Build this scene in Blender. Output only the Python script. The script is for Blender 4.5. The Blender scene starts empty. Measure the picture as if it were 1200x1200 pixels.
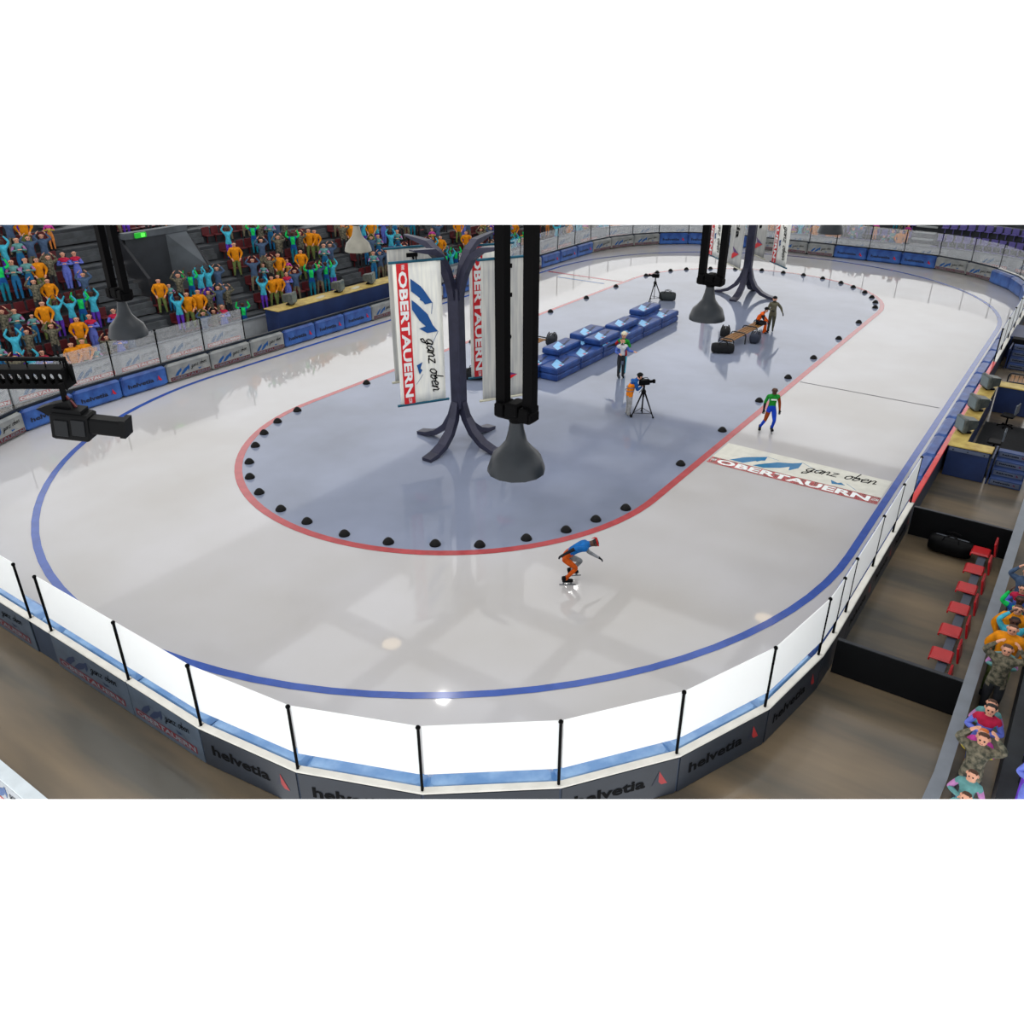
import bpy, bmesh, math, random
from mathutils import Vector, Matrix
random.seed(7)
R=math.radians; PI=math.pi
scn=bpy.context.scene; COL=scn.collection
# ------------------------------------------------------------------ camera numbers
F,PT,YW=967.36,.48614,.60909
CAM=Vector((-36.66,-17.80,12.13))
FW=Vector((math.cos(PT)*math.cos(YW),math.cos(PT)*math.sin(YW),-math.sin(PT)))
RT=Vector((math.sin(YW),-math.cos(YW),0)); UP=RT.cross(FW)
def at(x,y,z=0):
    d=FW+RT*((x-600)/F)-UP*((y-600)/F); return CAM+d*((z-CAM.z)/d.z)
def project(p):
    d=Vector(p)-CAM; z=d.dot(FW)
    return 600+F*d.dot(RT)/z, 600-F*d.dot(UP)/z, z
# ------------------------------------------------------------------ materials
MATS={}
def lin(c): return tuple(((v/255)/12.92 if v/255<=.04045 else ((v/255+.055)/1.055)**2.4) for v in c)+(1,)
def mat(name,rgb,rough=.6,metal=0,spec=.4,noise=0,nscale=3,bump=0,emit=None,estr=0,coat=0,stretch=None,rgb2=None):
    if name in MATS: return MATS[name]
    m=bpy.data.materials.new(name); m.use_nodes=True; nt=m.node_tree; b=nt.nodes['Principled BSDF']
    b.inputs['Base Color'].default_value=lin(rgb); b.inputs['Roughness'].default_value=rough
    b.inputs['Metallic'].default_value=metal; b.inputs['Specular IOR Level'].default_value=spec
    b.inputs['Coat Weight'].default_value=coat
    if emit: b.inputs['Emission Color'].default_value=lin(emit); b.inputs['Emission Strength'].default_value=estr
    n=nt.nodes.new('ShaderNodeTexNoise'); n.inputs['Scale'].default_value=nscale; n.inputs['Detail'].default_value=4
    tc=nt.nodes.new('ShaderNodeTexCoord'); mp=nt.nodes.new('ShaderNodeMapping')
    if stretch: mp.inputs['Scale'].default_value=stretch
    nt.links.new(tc.outputs['Object'],mp.inputs[0]); nt.links.new(mp.outputs[0],n.inputs['Vector'])
    r=nt.nodes.new('ShaderNodeValToRGB'); a=noise if noise else .06
    c=lin(rgb)
    if rgb2: e0,e1=c,lin(rgb2)
    else: e0=tuple(v*(1-a) for v in c[:3])+(1,); e1=tuple(min(1,v*(1+a)) for v in c[:3])+(1,)
    r.color_ramp.elements[0].position=.35; r.color_ramp.elements[1].position=.65
    r.color_ramp.elements[0].color=e0; r.color_ramp.elements[1].color=e1
    nt.links.new(n.outputs['Fac'],r.inputs[0]); nt.links.new(r.outputs[0],b.inputs['Base Color'])
    if bump:
        bp=nt.nodes.new('ShaderNodeBump'); bp.inputs['Strength'].default_value=bump; bp.inputs['Distance'].default_value=.03
        nt.links.new(n.outputs['Fac'],bp.inputs['Height']); nt.links.new(bp.outputs[0],b.inputs['Normal'])
    MATS[name]=m; return m
def glassmat(name,rgb,amount,rough=.1):
    m=bpy.data.materials.new(name); m.use_nodes=True; nt=m.node_tree; nt.nodes.clear()
    o=nt.nodes.new('ShaderNodeOutputMaterial'); mx=nt.nodes.new('ShaderNodeMixShader'); t=nt.nodes.new('ShaderNodeBsdfTransparent')
    d=nt.nodes.new('ShaderNodeBsdfDiffuse'); tl=nt.nodes.new('ShaderNodeBsdfTranslucent'); m2=nt.nodes.new('ShaderNodeMixShader')
    d.inputs[0].default_value=lin(rgb); tl.inputs[0].default_value=lin(rgb); m2.inputs[0].default_value=.5
    nt.links.new(d.outputs[0],m2.inputs[1]); nt.links.new(tl.outputs[0],m2.inputs[2])
    n=nt.nodes.new('ShaderNodeTexNoise'); n.inputs['Scale'].default_value=.6
    mr=nt.nodes.new('ShaderNodeMapRange'); mr.inputs[3].default_value=max(0,amount-.05); mr.inputs[4].default_value=min(1,amount+.05)
    nt.links.new(n.outputs['Fac'],mr.inputs[0]); nt.links.new(mr.outputs[0],mx.inputs[0])
    nt.links.new(t.outputs[0],mx.inputs[1]); nt.links.new(m2.outputs[0],mx.inputs[2]); nt.links.new(mx.outputs[0],o.inputs[0])
    MATS[name]=m; return m
def icemat(name,c1,c2,rough,scale):
    m=mat(name,c1,rough,0,.32 if name[0]=='t' else .28,rgb2=c2,nscale=scale,bump=.02)
    b=m.node_tree.nodes['Principled BSDF']
    return m
M_ICE=icemat('track_ice',(170,168,166),(184,184,188),.045,.12)
M_ICE2=icemat('infield_ice',(110,118,136),(131,140,162),.05,.16)
M_FLOOR=mat('concrete_floor',(74,71,64),.22,0,.5,rgb2=(124,108,86),nscale=.7,stretch=(1,.16,1),bump=.02)
M_RED=mat('red_line',(160,64,68),.15,noise=.1); M_BLUE=mat('blue_line',(50,80,156),.15,noise=.1); M_BLACKL=mat('black_line',(60,64,70),.3)
M_BLK=mat('black_metal',(3,3,4),.6,0,.05); M_BLK2=mat('black_plastic',(6,7,9),.5,0,.1); M_DKC=mat('black_cloth',(16,18,22),.9,noise=.3,nscale=9)
M_STEP=mat('stand_concrete',(46,50,55),.75,noise=.35,nscale=1.2,bump=.1); M_STEPL=mat('aisle_step',(66,70,74),.7,noise=.25,nscale=2)
M_WALLW=mat('stand_wall_white',(150,156,162),.5,noise=.08); M_RAILG=mat('grey_rail',(112,119,128),.35,.2); M_RAILD=mat('dark_rail',(36,40,46),.35,.3)
M_RAILW=mat('white_cap',(206,205,198),.4); M_RAILR=mat('red_cap',(196,22,22),.3,coat=.3)
M_PADB=mat('blue_vinyl_pad',(26,58,122),.35,0,.4,rgb2=(54,98,170),nscale=1.6,coat=0,bump=.3)
M_PADN=mat('skylit_blue_vinyl_pad',(84,132,186),.25,0,.6,rgb2=(132,172,214),nscale=1.6,coat=.4,bump=.3)  # blue pad vinyl again, lightened by a painted sky reflection for the near end
M_PADW=mat('cream_vinyl_pad',(112,116,118),.35,0,.5,rgb2=(146,148,144),nscale=1.6,bump=.3)
M_OUTD=mat('shaded_board',(27,34,44),.5,noise=.1); M_OUTG=mat('shaded_slate_board',(62,74,88),.5,noise=.12)  # outer boards: the shade on their outside is put into the base colours
M_KICK=mat('barrier_core',(40,52,70),.6)
M_LBLUE=mat('logo_blue',(14,74,136),.5); M_LRED=mat('logo_red',(196,20,30),.5); M_LWHT=mat('logo_white',(225,228,228),.5); M_LBLK=mat('logo_black',(3,4,6),.8,spec=.1)
M_LNAVY=mat('logo_navy',(20,27,44),.5); M_LREDD=mat('logo_red_dark',(92,26,36),.6); M_LGRY=mat('logo_grey_letters',(98,104,112),.6); M_LPLUM=mat('logo_plum',(84,56,110),.5)
M_LREDM=mat('logo_red_faded',(190,92,96),.6); M_LBLUM=mat('logo_blue_faded',(84,116,156),.6); M_LGRM=mat('logo_grey_faded',(104,110,120),.6)
M_GLN=glassmat('glare_white_panel',(250,252,252),.93); M_GLF=glassmat('hazy_panel',(236,240,244),.165)  # clear glass: near panes' glare painted white, far panes' haze mixed in
M_TREE=mat('steel_column',(46,47,66),.4,.35,.5,noise=.2,nscale=2)
M_CLOTHA=mat('banner_cloth',(236,236,226),.75,rgb2=(214,216,212),nscale=2,stretch=(4,4,.4)); M_CLOTHB=mat('banner_cloth_grey',(182,182,176),.8,rgb2=(152,154,154),nscale=2,stretch=(5,5,.3))
M_TEAL=mat('banner_rod_teal',(14,78,100),.4,.3)
M_LAMP=mat('lamp_enamel',(20,27,34),.4,0,.35,noise=.12,nscale=3); M_LAMPL=mat('lamp_enamel_lit',(132,130,120),.45,.3,noise=.12,nscale=3)  # second enamel is a lit copy, its brightness painted into the colour
M_BULB=mat('lamp_glow',(255,236,200),.5,emit=(255,226,180),estr=5)
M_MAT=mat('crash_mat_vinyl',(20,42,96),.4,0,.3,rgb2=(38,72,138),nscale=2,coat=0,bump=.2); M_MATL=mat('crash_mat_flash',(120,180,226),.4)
M_WOOD=mat('bench_wood',(150,104,48),.5,rgb2=(112,76,36),nscale=5,stretch=(.4,6,6)); M_DESKT=mat('desk_top_wood',(156,130,64),.5,rgb2=(190,170,96),nscale=3)
M_DESKB=mat('desk_blue',(26,44,86),.45,noise=.2,nscale=1); M_STEPB=mat('step_blue',(46,66,112),.5,noise=.15); M_STEPG=mat('step_face',(84,94,116),.5)
M_CRT=mat('monitor_grey',(64,70,70),.45,rgb2=(84,90,86),nscale=6); M_SCR=mat('screen_glass',(92,108,112),.15); M_KEY=mat('pale_plastic',(180,178,160),.5)
M_SEATR=mat('seat_red',(172,18,26),.35,coat=.3); M_SEATM=mat('seat_maroon',(84,20,26),.5); M_SEATP=mat('seat_violet',(92,84,150),.5); M_SEATD=mat('seat_indigo',(22,18,78),.5)
M_PART=mat('black_partition',(6,8,11),.7,spec=.15); M_TUN=mat('tunnel_dark',(34,38,44),.7,noise=.25,nscale=1); M_TUNL=mat('tunnel_side',(70,76,82),.6,noise=.2,nscale=1)
M_EXIT=mat('exit_green',(20,130,30),.4,emit=(40,190,50),estr=.5); M_EXITL=mat('exit_light',(90,230,80),.4,emit=(90,240,80),estr=.9)
M_STEEL=mat('blade_steel',(120,124,130),.25,.9); M_ROOF=mat('roof_panel',(214,214,214),.8); M_BEAM=mat('roof_beam',(120,108,94),.7)
SKIN=mat('skin_fair',(206,150,124),.55); SKIND=mat('skin_dark',(70,40,28),.55); 
HBLK=mat('hair_black',(16,13,13),.7); HBRN=mat('hair_brown',(70,42,26),.7,noise=.3,nscale=30); HORG=mat('hair_ginger',(190,100,40),.7)
def cm(name,rgb,**k): return mat(name,rgb,.8,0,.2,noise=k.pop('noise',.18),nscale=k.pop('nscale',9),bump=.2,**k)
ORG=cm('orange_puffer',(206,128,10)); KHA=cm('khaki_trousers',(104,118,66)); CYN=cm('cyan_top',(64,170,196)); PUR=cm('purple_trousers',(92,52,172))
TEA=cm('grey_teal_shirt',(90,140,140)); PNK=cm('mauve_sleeve',(172,118,168)); JEA=cm('blue_jeans',(34,104,152)); DEN=cm('slate_jacket',(64,84,112)); TAN=cm('tan_trousers',(112,106,86))
CAMO=mat('camouflage_cloth',(52,54,44),.9,rgb2=(118,112,94),nscale=14); DGR=cm('charcoal_trousers',(42,44,48)); MAG=cm('magenta_top',(176,60,140)); YEL=cm('yellow_cloth',(186,170,50)); LOR=cm('light_orange_trousers',(206,128,64))
NAV=cm('blue_jacket',(18,74,140)); GRN=cm('bright_green_sleeve',(20,190,90)); TTR=cm('teal_trousers',(20,112,134)); CRI=cm('crimson_top',(168,28,62)); PER=cm('periwinkle_cloth',(98,112,196))
SOR=cm('race_suit_orange',(176,72,10)); SBL=cm('race_suit_blue',(14,92,160)); SGR=cm('race_suit_grey',(120,124,128)); SGN=cm('race_suit_green',(22,126,40)); SRB=cm('race_suit_royal',(16,60,180)); SBR=cm('race_suit_brown',(132,56,16))
KHJ=cm('olive_suit',(92,90,74)); WHT=cm('white_cloth',(190,192,196)); LBL=cm('light_blue_sleeve',(74,100,176)); HIV=cm('hi_vis_orange',(214,120,24)); SIL=cm('grey_trousers_pale',(146,146,146)); REDC=cm('red_cloth',(170,24,24)); BORG=cm('bright_orange_suit',(214,84,12))
BLKC=cm('black_clothes',(22,24,30)); BONE=mat('white_helmet',(204,196,170),.4)
# ------------------------------------------------------------------ mesh helpers
class MB:
    def __init__(s): s.v=[]; s.f=[]; s.m=[]
    def add(s,vs,fs,mi=0):
        o=len(s.v); s.v+= [tuple(v) for v in vs]; s.f+=[tuple(i+o for i in f) for f in fs]; s.m+=[mi]*len(fs); return s
    def box(s,c,d,rz=0,mi=0,M=None,taper=1,bev=0):
        x,y,z=[q/2 for q in d]; vs=[]
        if bev:
            b=min(bev,x*.9,y*.9,z*.9)
            lay=[(-z,b),(-z+b,0),(z-b,0),(z,b)]
            for zz,o in lay:
                xx,yy=x-o,y-o; cc=b*.6
                vs+=[(-xx+cc,-yy,zz),(xx-cc,-yy,zz),(xx,-yy+cc,zz),(xx,yy-cc,zz),(xx-cc,yy,zz),(-xx+cc,yy,zz),(-xx,yy-cc,zz),(-xx,-yy+cc,zz)]
            fs=[tuple(range(7,-1,-1)),tuple(range(24,32))]
            for l in range(3):
                for k in range(8): fs.append((l*8+k,l*8+(k+1)%8,l*8+8+(k+1)%8,l*8+8+k))
        else:
            for zz,t in ((-z,1),(z,taper)):
                vs+=[(-x*t,-y*t,zz),(x*t,-y*t,zz),(x*t,y*t,zz),(-x*t,y*t,zz)]
            fs=[(3,2,1,0),(4,5,6,7),(0,1,5,4),(1,2,6,5),(2,3,7,6),(3,0,4,7)]
        m=(M if M else Matrix.Identity(4)); T=Matrix.Translation(c)@Matrix.Rotation(rz,4,'Z')@m
        return s.add([T@Vector(v) for v in vs],fs,mi)
    def tube(s,pts,r,n=8,mi=0,flat=1,cap=True):
        pts=[Vector(p) for p in pts]; rs=r if isinstance(r,(list,tuple)) else [r]*len(pts); vs=[]; prev=None
        for i,p in enumerate(pts):
            t=(pts[min(i+1,len(pts)-1)]-pts[max(i-1,0)]).normalized()
            a=prev if prev else (Vector((0,0,1)) if abs(t.z)<.9 else Vector((1,0,0)))
            u=t.cross(a).normalized() if not prev else (prev-t*prev.dot(t)).normalized()
            prev=u; w=t.cross(u)
            for k in range(n):
                an=2*PI*k/n+PI/n; vs.append(p+u*math.cos(an)*rs[i]+w*math.sin(an)*rs[i]*flat)
        fs=[(i*n+k,i*n+(k+1)%n,(i+1)*n+(k+1)%n,(i+1)*n+k) for i in range(len(pts)-1) for k in range(n)]
        if cap: fs+= [tuple(range(n-1,-1,-1)),tuple(range((len(pts)-1)*n,len(pts)*n))]
        return s.add(vs,fs,mi)
    def lathe(s,prof,n=24,c=(0,0,0),mi=0,cap=False):
        vs=[(c[0]+r*math.cos(2*PI*k/n),c[1]+r*math.sin(2*PI*k/n),c[2]+z) for z,r in prof for k in range(n)]
        fs=[(i*n+k,i*n+(k+1)%n,(i+1)*n+(k+1)%n,(i+1)*n+k) for i in range(len(prof)-1) for k in range(n)]
        if cap: fs+=[tuple(range(n-1,-1,-1)),tuple(range((len(prof)-1)*n,len(prof)*n))]
        return s.add(vs,fs,mi)
    def prism(s,poly,d,T=None,mi=0):      # polygon in local XZ plane, thickness d along Y (front at y=0, back at y=d)
        T=T or Matrix.Identity(4); n=len(poly)
        vs=[T@Vector((x,0,z)) for x,z in poly]+[T@Vector((x,d,z)) for x,z in poly]
        fs=[tuple(range(n)),tuple(range(2*n-1,n-1,-1))]+[(k,(k+1)%n,(k+1)%n+n,k+n) for k in range(n)]
        return s.add(vs,fs,mi)
    def sphere(s,c,r,n=12,mi=0,sc=(1,1,1),half=False):
        prof=[]; k0=0 if half else -n//2
        for k in range(k0,n//2+1):
            a=PI*k/n; prof.append((r*math.sin(a)*sc[2],max(1e-4,r*math.cos(a))))
        o=len(s.v); s.lathe(prof,n,(0,0,0),mi)
        for i in range(o,len(s.v)):
            v=s.v[i]; s.v[i]=(c[0]+v[0]*sc[0],c[1]+v[1]*sc[1],c[2]+v[2])
        return s
    def mesh(s,name,mats):
        me=bpy.data.meshes.new(name); me.from_pydata(s.v,[],s.f)
        for m in (mats if isinstance(mats,(list,tuple)) else [mats]): me.materials.append(m)
        me.polygons.foreach_set('material_index',s.m); me.update()
        return me
    def build(s,name,mats,parent=None,loc=(0,0,0),rz=0,smooth=False,M=None):
        me=s.mesh(name,mats)
        bm=bmesh.new(); bm.from_mesh(me); bmesh.ops.recalc_face_normals(bm,faces=bm.faces); bm.to_mesh(me); bm.free()
        if smooth: me.shade_smooth()
        return link(name,me,parent,loc,rz,M)
def link(name,me,parent=None,loc=(0,0,0),rz=0,M=None):
    o=bpy.data.objects.new(name,me); COL.objects.link(o)
    if parent: o.parent=parent
    if M is not None: o.matrix_local=M
    else: o.location=loc; o.rotation_euler=(0,0,rz)
    return o
def tag(o,label=None,cat=None,group=None,kind=None):
    if label: o['label']=label
    if cat: o['category']=cat
    if group: o['group']=group
    if kind: o['kind']=kind
    return o
def thing(name,label,cat,loc=(0,0,0),rz=0,group=None):
    o=bpy.data.objects.new(name,None); COL.objects.link(o); o.location=loc; o.rotation_euler=(0,0,rz); o.empty_display_size=.2
    return tag(o,label,cat,group)
KIDS={}
def dup(root,loc,rz,label=None,group=None,parent=None,keep=None):
    r=root.copy(); COL.objects.link(r); r.location=loc; r.rotation_euler=(0,0,rz)
    if label: r['label']=label
    if group: r['group']=group
    if parent: r.parent=parent
    for ch in root.children:
        c=ch.copy(); COL.objects.link(c); c.parent=r
        for g in ch.children:
            d=g.copy(); COL.objects.link(d); d.parent=c
    return r
def struct(o): o['kind']='structure'; return o
ORD=['first','second','third','fourth','fifth','sixth','seventh','eighth','ninth','tenth','eleventh','twelfth']
def nth(i):
    if i<12: return ORD[i]
    k=i+1; return '%d%s'%(k,'th' if 10<k%100<20 else {1:'st',2:'nd',3:'rd'}.get(k%10,'th'))
# ------------------------------------------------------------------ lettering and logos
TXT={}
def text_geo(t,off=.0,w=None,h=1.0):
    """letters as polygons in XZ, origin at lower left, cap height h, stretched to width w"""
    key=(t,off)
    if key not in TXT:
        cu=bpy.data.curves.new('lettering','FONT'); cu.body=t; cu.size=1; cu.offset=off; cu.resolution_u=2
        ob=bpy.data.objects.new('lettering',cu); me=bpy.data.meshes.new_from_object(ob)
        vs=[(v.co.x,v.co.y) for v in me.vertices]; fs=[tuple(p.vertices) for p in me.polygons]
        bpy.data.objects.remove(ob); bpy.data.meshes.remove(me); bpy.data.curves.remove(cu)
        TXT[key]=(vs,fs)
    vs,fs=TXT[key]; x0=min(v[0] for v in vs); x1=max(v[0] for v in vs); y0=min(v[1] for v in vs); y1=max(v[1] for v in vs)
    sx=(w/(x1-x0)) if w else h/(y1-y0); sy=h/(y1-y0)
    return [((x-x0)*sx,(y-y0)*sy) for x,y in vs],fs
def put2d(mb,geo,x,z,mi,dy=0,rot=None):
    vs,fs=geo; mb.add([(x+a,dy,z+b) for a,b in vs],fs,mi)
LET={'g':([(.8,.9),(.5,1),(.2,.8),(.1,.4),(.35,.05),(.65,.3),(.8,.9),(.75,0),(.6,-.6),(.2,-.75),(.1,-.4),(1.0,.15)],1.0),
'a':([(.8,.9),(.5,1),(.15,.7),(.15,.2),(.45,0),(.75,.4),(.85,.95),(.8,.1),(1.05,.15)],1.0),
'n':([(.05,.9),(.1,0),(.15,.6),(.45,1),(.65,.8),(.65,.1),(.95,.15)],.95),
'z':([(.05,.95),(.7,.95),(.1,.05),(.85,0)],.9),' ':([],.7),
'o':([(.45,1),(.12,.7),(.15,.2),(.45,0),(.75,.3),(.75,.75),(.45,1),(1.0,.85)],.95),
'b':([(.15,1.9),(.12,.1),(.45,0),(.75,.4),(.5,.95),(.15,.6),(1.0,.7)],.95),
'e':([(.1,.5),(.65,.6),(.6,.95),(.3,1),(.05,.6),(.2,.05),(.85,.15)],.85)}
def script_geo(w,h,lw=.1):
    vs=[];fs=[];x=0
    for ch in 'ganz oben':
        P,ad=LET[ch]
        P=[(x+a+b*.25,b) for a,b in P]
        for (a,b),(c,d) in zip(P,P[1:]):
            dx,dy=c-a,d-b; l=math.hypot(dx,dy) or 1; nx,ny=-dy/l*lw,dx/l*lw; ex,ey=dx/l*lw*.5,dy/l*lw*.5; o=len(vs)
            vs+=[(a-nx-ex,b-ny-ey),(c-nx+ex,d-ny+ey),(c+nx+ex,d+ny+ey),(a+nx-ex,b+ny-ey)]; fs.append((o,o+1,o+2,o+3))
        x+=ad
    s=w/x; return [(a*s,b*h) for a,b in vs],fs
MT1=[(.105,0),(.16,.36),(.19,.49),(.283,.8),(.29,.5),(.27,.44),(.255,.31),(.244,.33),(.19,0)]
MT2=[(.25,0),(.278,.18),(.36,.59),(.44,.77),(.49,.97),(.494,.54),(.455,.23),(.444,.49),(.4,.26),(.317,0)]
MT3=[(.72,.06),(.70,.3),(.745,.2),(.76,.28),(.79,.16),(.765,.12),(.745,.1)]
def ober_print(L,H,com=False,inv=False):
    """logo on a sheet of L by H in the XZ plane (front faces -Y): band along the bottom, peaks, handwriting"""
    mb=MB(); bh=H*.27; z0=bh+H*.04; ph=H-z0-H*.08
    mb.add([(0,0,0),(L,0,0),(L,0,bh),(0,0,bh)],[(0,1,2,3)],0)
    a,b=(L*.05,L*.9) if com else (L*.02,L*.96)
    put2d(mb,text_geo('OBERTAUERN',.035,b,bh*.74),a,bh*.13,1,-.004)
    if com:
        g=text_geo('WWW.',.02,L*.035,bh*.3); put2d(mb,g,L*.008,bh*.4,1,-.004)
        put2d(mb,text_geo('.COM',.02,L*.04,bh*.3),L*.955,bh*.4,1,-.004)
    for P in (MT1,MT2,MT3):
        Q=[(u*L,z0+v*ph) for u,v in P]; bm=len(Q); mb.add([(x,-.001,z) for x,z in Q],[tuple(range(bm))],2)
    for (u0,v0),(u1,v1) in (((.49,.97),(.61,.62)),((.283,.8),(.36,.74)),((.79,.3),(.86,.02))):
        x0,z_0,x1,z_1=u0*L,z0+v0*ph,u1*L,z0+v1*ph; t=H*.006
        mb.add([(x0,-.001,z_0-t),(x1,-.001,z_1-t),(x1,-.001,z_1+t),(x0,-.001,z_0+t)],[(0,1,2,3)],2)
    g=script_geo(L*.40,H*.16,.085); g=([(a,b+a*.10*H/(L*.34)) for a,b in g[0]],g[1]); put2d(mb,g,L*.53,z0+ph*.46,3,-.003)
    return mb
def helv_print(L,H):
    mb=MB(); put2d(mb,text_geo('helvetia',.03,L*.62,H*.30),L*.08,H*.36,0,-.002)
    x=L*.76; w=L*.14; h=H*.40; z=H*.34
    mb.add([(x,-.002,z),(x+w*.42,-.002,z+h*.25),(x+w*.42,-.002,z+h),],[(0,1,2)],1)
    mb.add([(x+w*.42,-.002,z+h),(x+w*.42,-.002,z+h*.25),(x+w*.62,-.002,z),(x+w,-.002,z)],[(0,1,2,3)],2)
    return mb
# ------------------------------------------------------------------ rounded rectangle paths
def ring(d,step=1.0,z=0,a0=None):
    """closed path offset d outwards from the 60 x 30 m boards (corner radius 9 m)"""
    hx,hy,r=30+d,15+d,9+d-(2.2 if d>.5 else 0); pts=[]
    def seg(p,q,n): 
        for k in range(n): pts.append((p[0]+(q[0]-p[0])*k/n,p[1]+(q[1]-p[1])*k/n))
    def arc(cx,cy,t0,n=14):
        for k in range(n): 
            t=t0-PI/2*k/n; pts.append((cx+r*math.cos(t),cy+r*math.sin(t)))
    X,Y=hx-r,hy-r
    seg((-hx,-Y),(-hx,Y),12); arc(-X,Y,PI); seg((-X,hy),(X,hy),42); arc(X,Y,PI/2); seg((hx,Y),(hx,-Y),12); arc(X,-Y,0); seg((X,-hy),(-X,-hy),42); arc(-X,-Y,-PI/2)
    return [Vector((x,y,z)) for x,y in pts]
def stadium(L,Rr,n=48):
    p=[]
    for k in range(n+1): t=-PI/2+PI*k/n; p.append((L+Rr*math.cos(t),Rr*math.sin(t)))
    for k in range(n+1): t=PI/2+PI*k/n; p.append((-L+Rr*math.cos(t),Rr*math.sin(t)))
    return p
def band(pa,pb,z):
    n=len(pa); mb=MB(); mb.add([(x,y,z) for x,y in pa]+[(x,y,z) for x,y in pb],[(k,(k+1)%n,(k+1)%n+n,k+n) for k in range(n)]); return mb
# outline of the boards, clockwise
Q=[(30,3.4),(30,5.8),(29.7,8.2),(28.8,10.4),(27.3,12.3),(25.4,13.7),(23.2,14.6),(20.9,14.97)]
def polyline():
    near=[(-30,-.4),(-30,.5)]+[(-x,y) for x,y in Q]+[(-18.8,15),(-16.6,15),(-14.3,15),(-12,15)]
    gap=[(-9.9,15),(-7.8,15),(-5.7,15),(-3.6,15),(-1.5,15),(.6,15),(2.7,15),(4.6,15)]
    rest=[(6.8,15),(9.1,15),(11.4,15),(13.7,15),(16.2,15),(18.6,15)]+[(x,y) for x,y in reversed(Q)]+[(30,1.0),(30,-1.0)]
    up=near+gap+rest
    far=[(x,-y) for x,y in Q]+[(x,-15) for x in (18.6,16.2,13.7,11.4,9.1,6.8,4.6)]
    gp2=[(x,-15) for x in (2.7,.6,-1.5,-3.6,-5.7,-7.8,-9.9,-12)]
    ne=[(-14.2,-15),(-16.4,-15),(-18.9,-15),(-19.9,-15)]+[(-x,-y) for x,y in reversed(Q)]
    return up+far+gp2+ne
# ------------------------------------------------------------------ floor and ice
fl=MB(); fl.add([(-46,-34,-.02),(46,-34,-.02),(46,34,-.02),(-46,34,-.02)],[(0,1,2,3)])
struct(fl.build('floor',M_FLOOR))
ic=MB(); P=[Vector((x*1.0005,y*1.0005)) for x,y in polyline()]; ic.add([(p.x,p.y,0) for p in P],[tuple(range(len(P)))])
ice=struct(ic.build('ice_surface',M_ICE))
IL,IR=14.5,7.94
inf=MB(); P=stadium(IL,IR); inf.add([(x,y,.004) for x,y in P],[tuple(range(len(P)))])
inf.build('infield_ice',M_ICE2,ice)
band(stadium(IL,IR-.13),stadium(IL,IR+.13),.008).build('red_lane_line',M_RED,ice)
band(stadium(IL,14.0),stadium(IL,14.22),.008).build('blue_lane_line',M_BLUE,ice)
sl=MB(); sl.box((-.2,-11,.006),(.06,5.75,.004)); sl.build('start_line',M_BLACKL,ice)
rl=MB(); rl.box((13.25,11,.006),(.28,5.8,.004)); rl.build('finish_line',M_RED,ice)
# printed adverts lying in the ice
M_RED2=mat('ice_print_red',(220,50,70),.12); M_LBLUI=mat('ice_print_blue',(52,112,156),.12)
def ice_ad(x,y,L,H,rz,par,name):
    w=MB(); w.add([(0,0,0),(L,0,0),(L,0,H),(0,0,H)],[(0,1,2,3)]); 
    Mx=Matrix.Translation((x,y,.010))@Matrix.Rotation(rz,4,'Z')@Matrix.Rotation(-PI/2,4,'X')
    # front (-Y) turned up
    sh=w.build(name,mat('ice_advert_sheet',(206,206,196),.12),par,M=Mx)
    ober_print(L,H,True).build('printed_logo',[M_RED2,M_LWHT,M_LBLUI,M_LBLK],sh)
ice_ad(-10.75,-8.15,5.8,2.05,-PI/2,ice,'ice_advert')
for w_ in (0,):
    b=MB(); b.box((12.1,10.6,.006),(.25,3.6,.003)); b.build('lane_marking',mat('ice_print_teal',(70,104,150),.15),ice)
# ------------------------------------------------------------------ boards, posts and glass
PL=polyline(); NP=len(PL)
HB,HG=.9,2.4
def is_gap(i):
    (x0,y0),(x1,y1)=PL[i],PL[(i+1)%NP]; return abs(y0)>14.9 and abs(y1)>14.9 and min(x0,x1)>=-12.05 and max(x0,x1)<=4.65
def side(i):
    (x0,y0),(x1,y1)=PL[i],PL[(i+1)%NP]; mx,my=(x0+x1)/2,(y0+y1)/2
    if mx<-21 and my<12 : return 'near'
    if my<-12 : return 'right'
    if my>12: return 'left'
    return 'far'
def segM(i,off=0,z=0):
    """frame on segment i: +X along the segment seen from the rink side left to right, -Y pointing into the rink"""
    (x0,y0),(x1,y1)=PL[i],PL[(i+1)%NP]; a=Vector((x0,y0,0)); b=Vector((x1,y1,0)); u=(b-a).normalized(); n=Vector((u.y,-u.x,0))
    o=a+n*off+Vector((0,0,z))
    return Matrix(((u.x,-n.x,0,o.x),(u.y,-n.y,0,o.y),(0,0,1,o.z),(0,0,0,1))),(b-a).length
def segO(i,off=0,z=0):
    """frame on the outer face: +X left to right seen from outside, -Y pointing outwards"""
    M,l=segM(i,0,z); T=M@Matrix.Translation((l,0,0))@Matrix.Rotation(PI,4,'Z')@Matrix.Translation((0,-off,0)); return T,l
barrier=thing('rink_barrier','low barrier ringing the ice with clear panels on black posts','barrier',(0,0,0))
wl=MB()
for i in range(NP):
    M,l=segM(i); 
    wl.box(M@Vector((l/2,.05,HB/2)),(l+.04,.10,HB),math.atan2(M[1][0],M[0][0]))
wl.build('barrier_wall',M_KICK,barrier)
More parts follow.
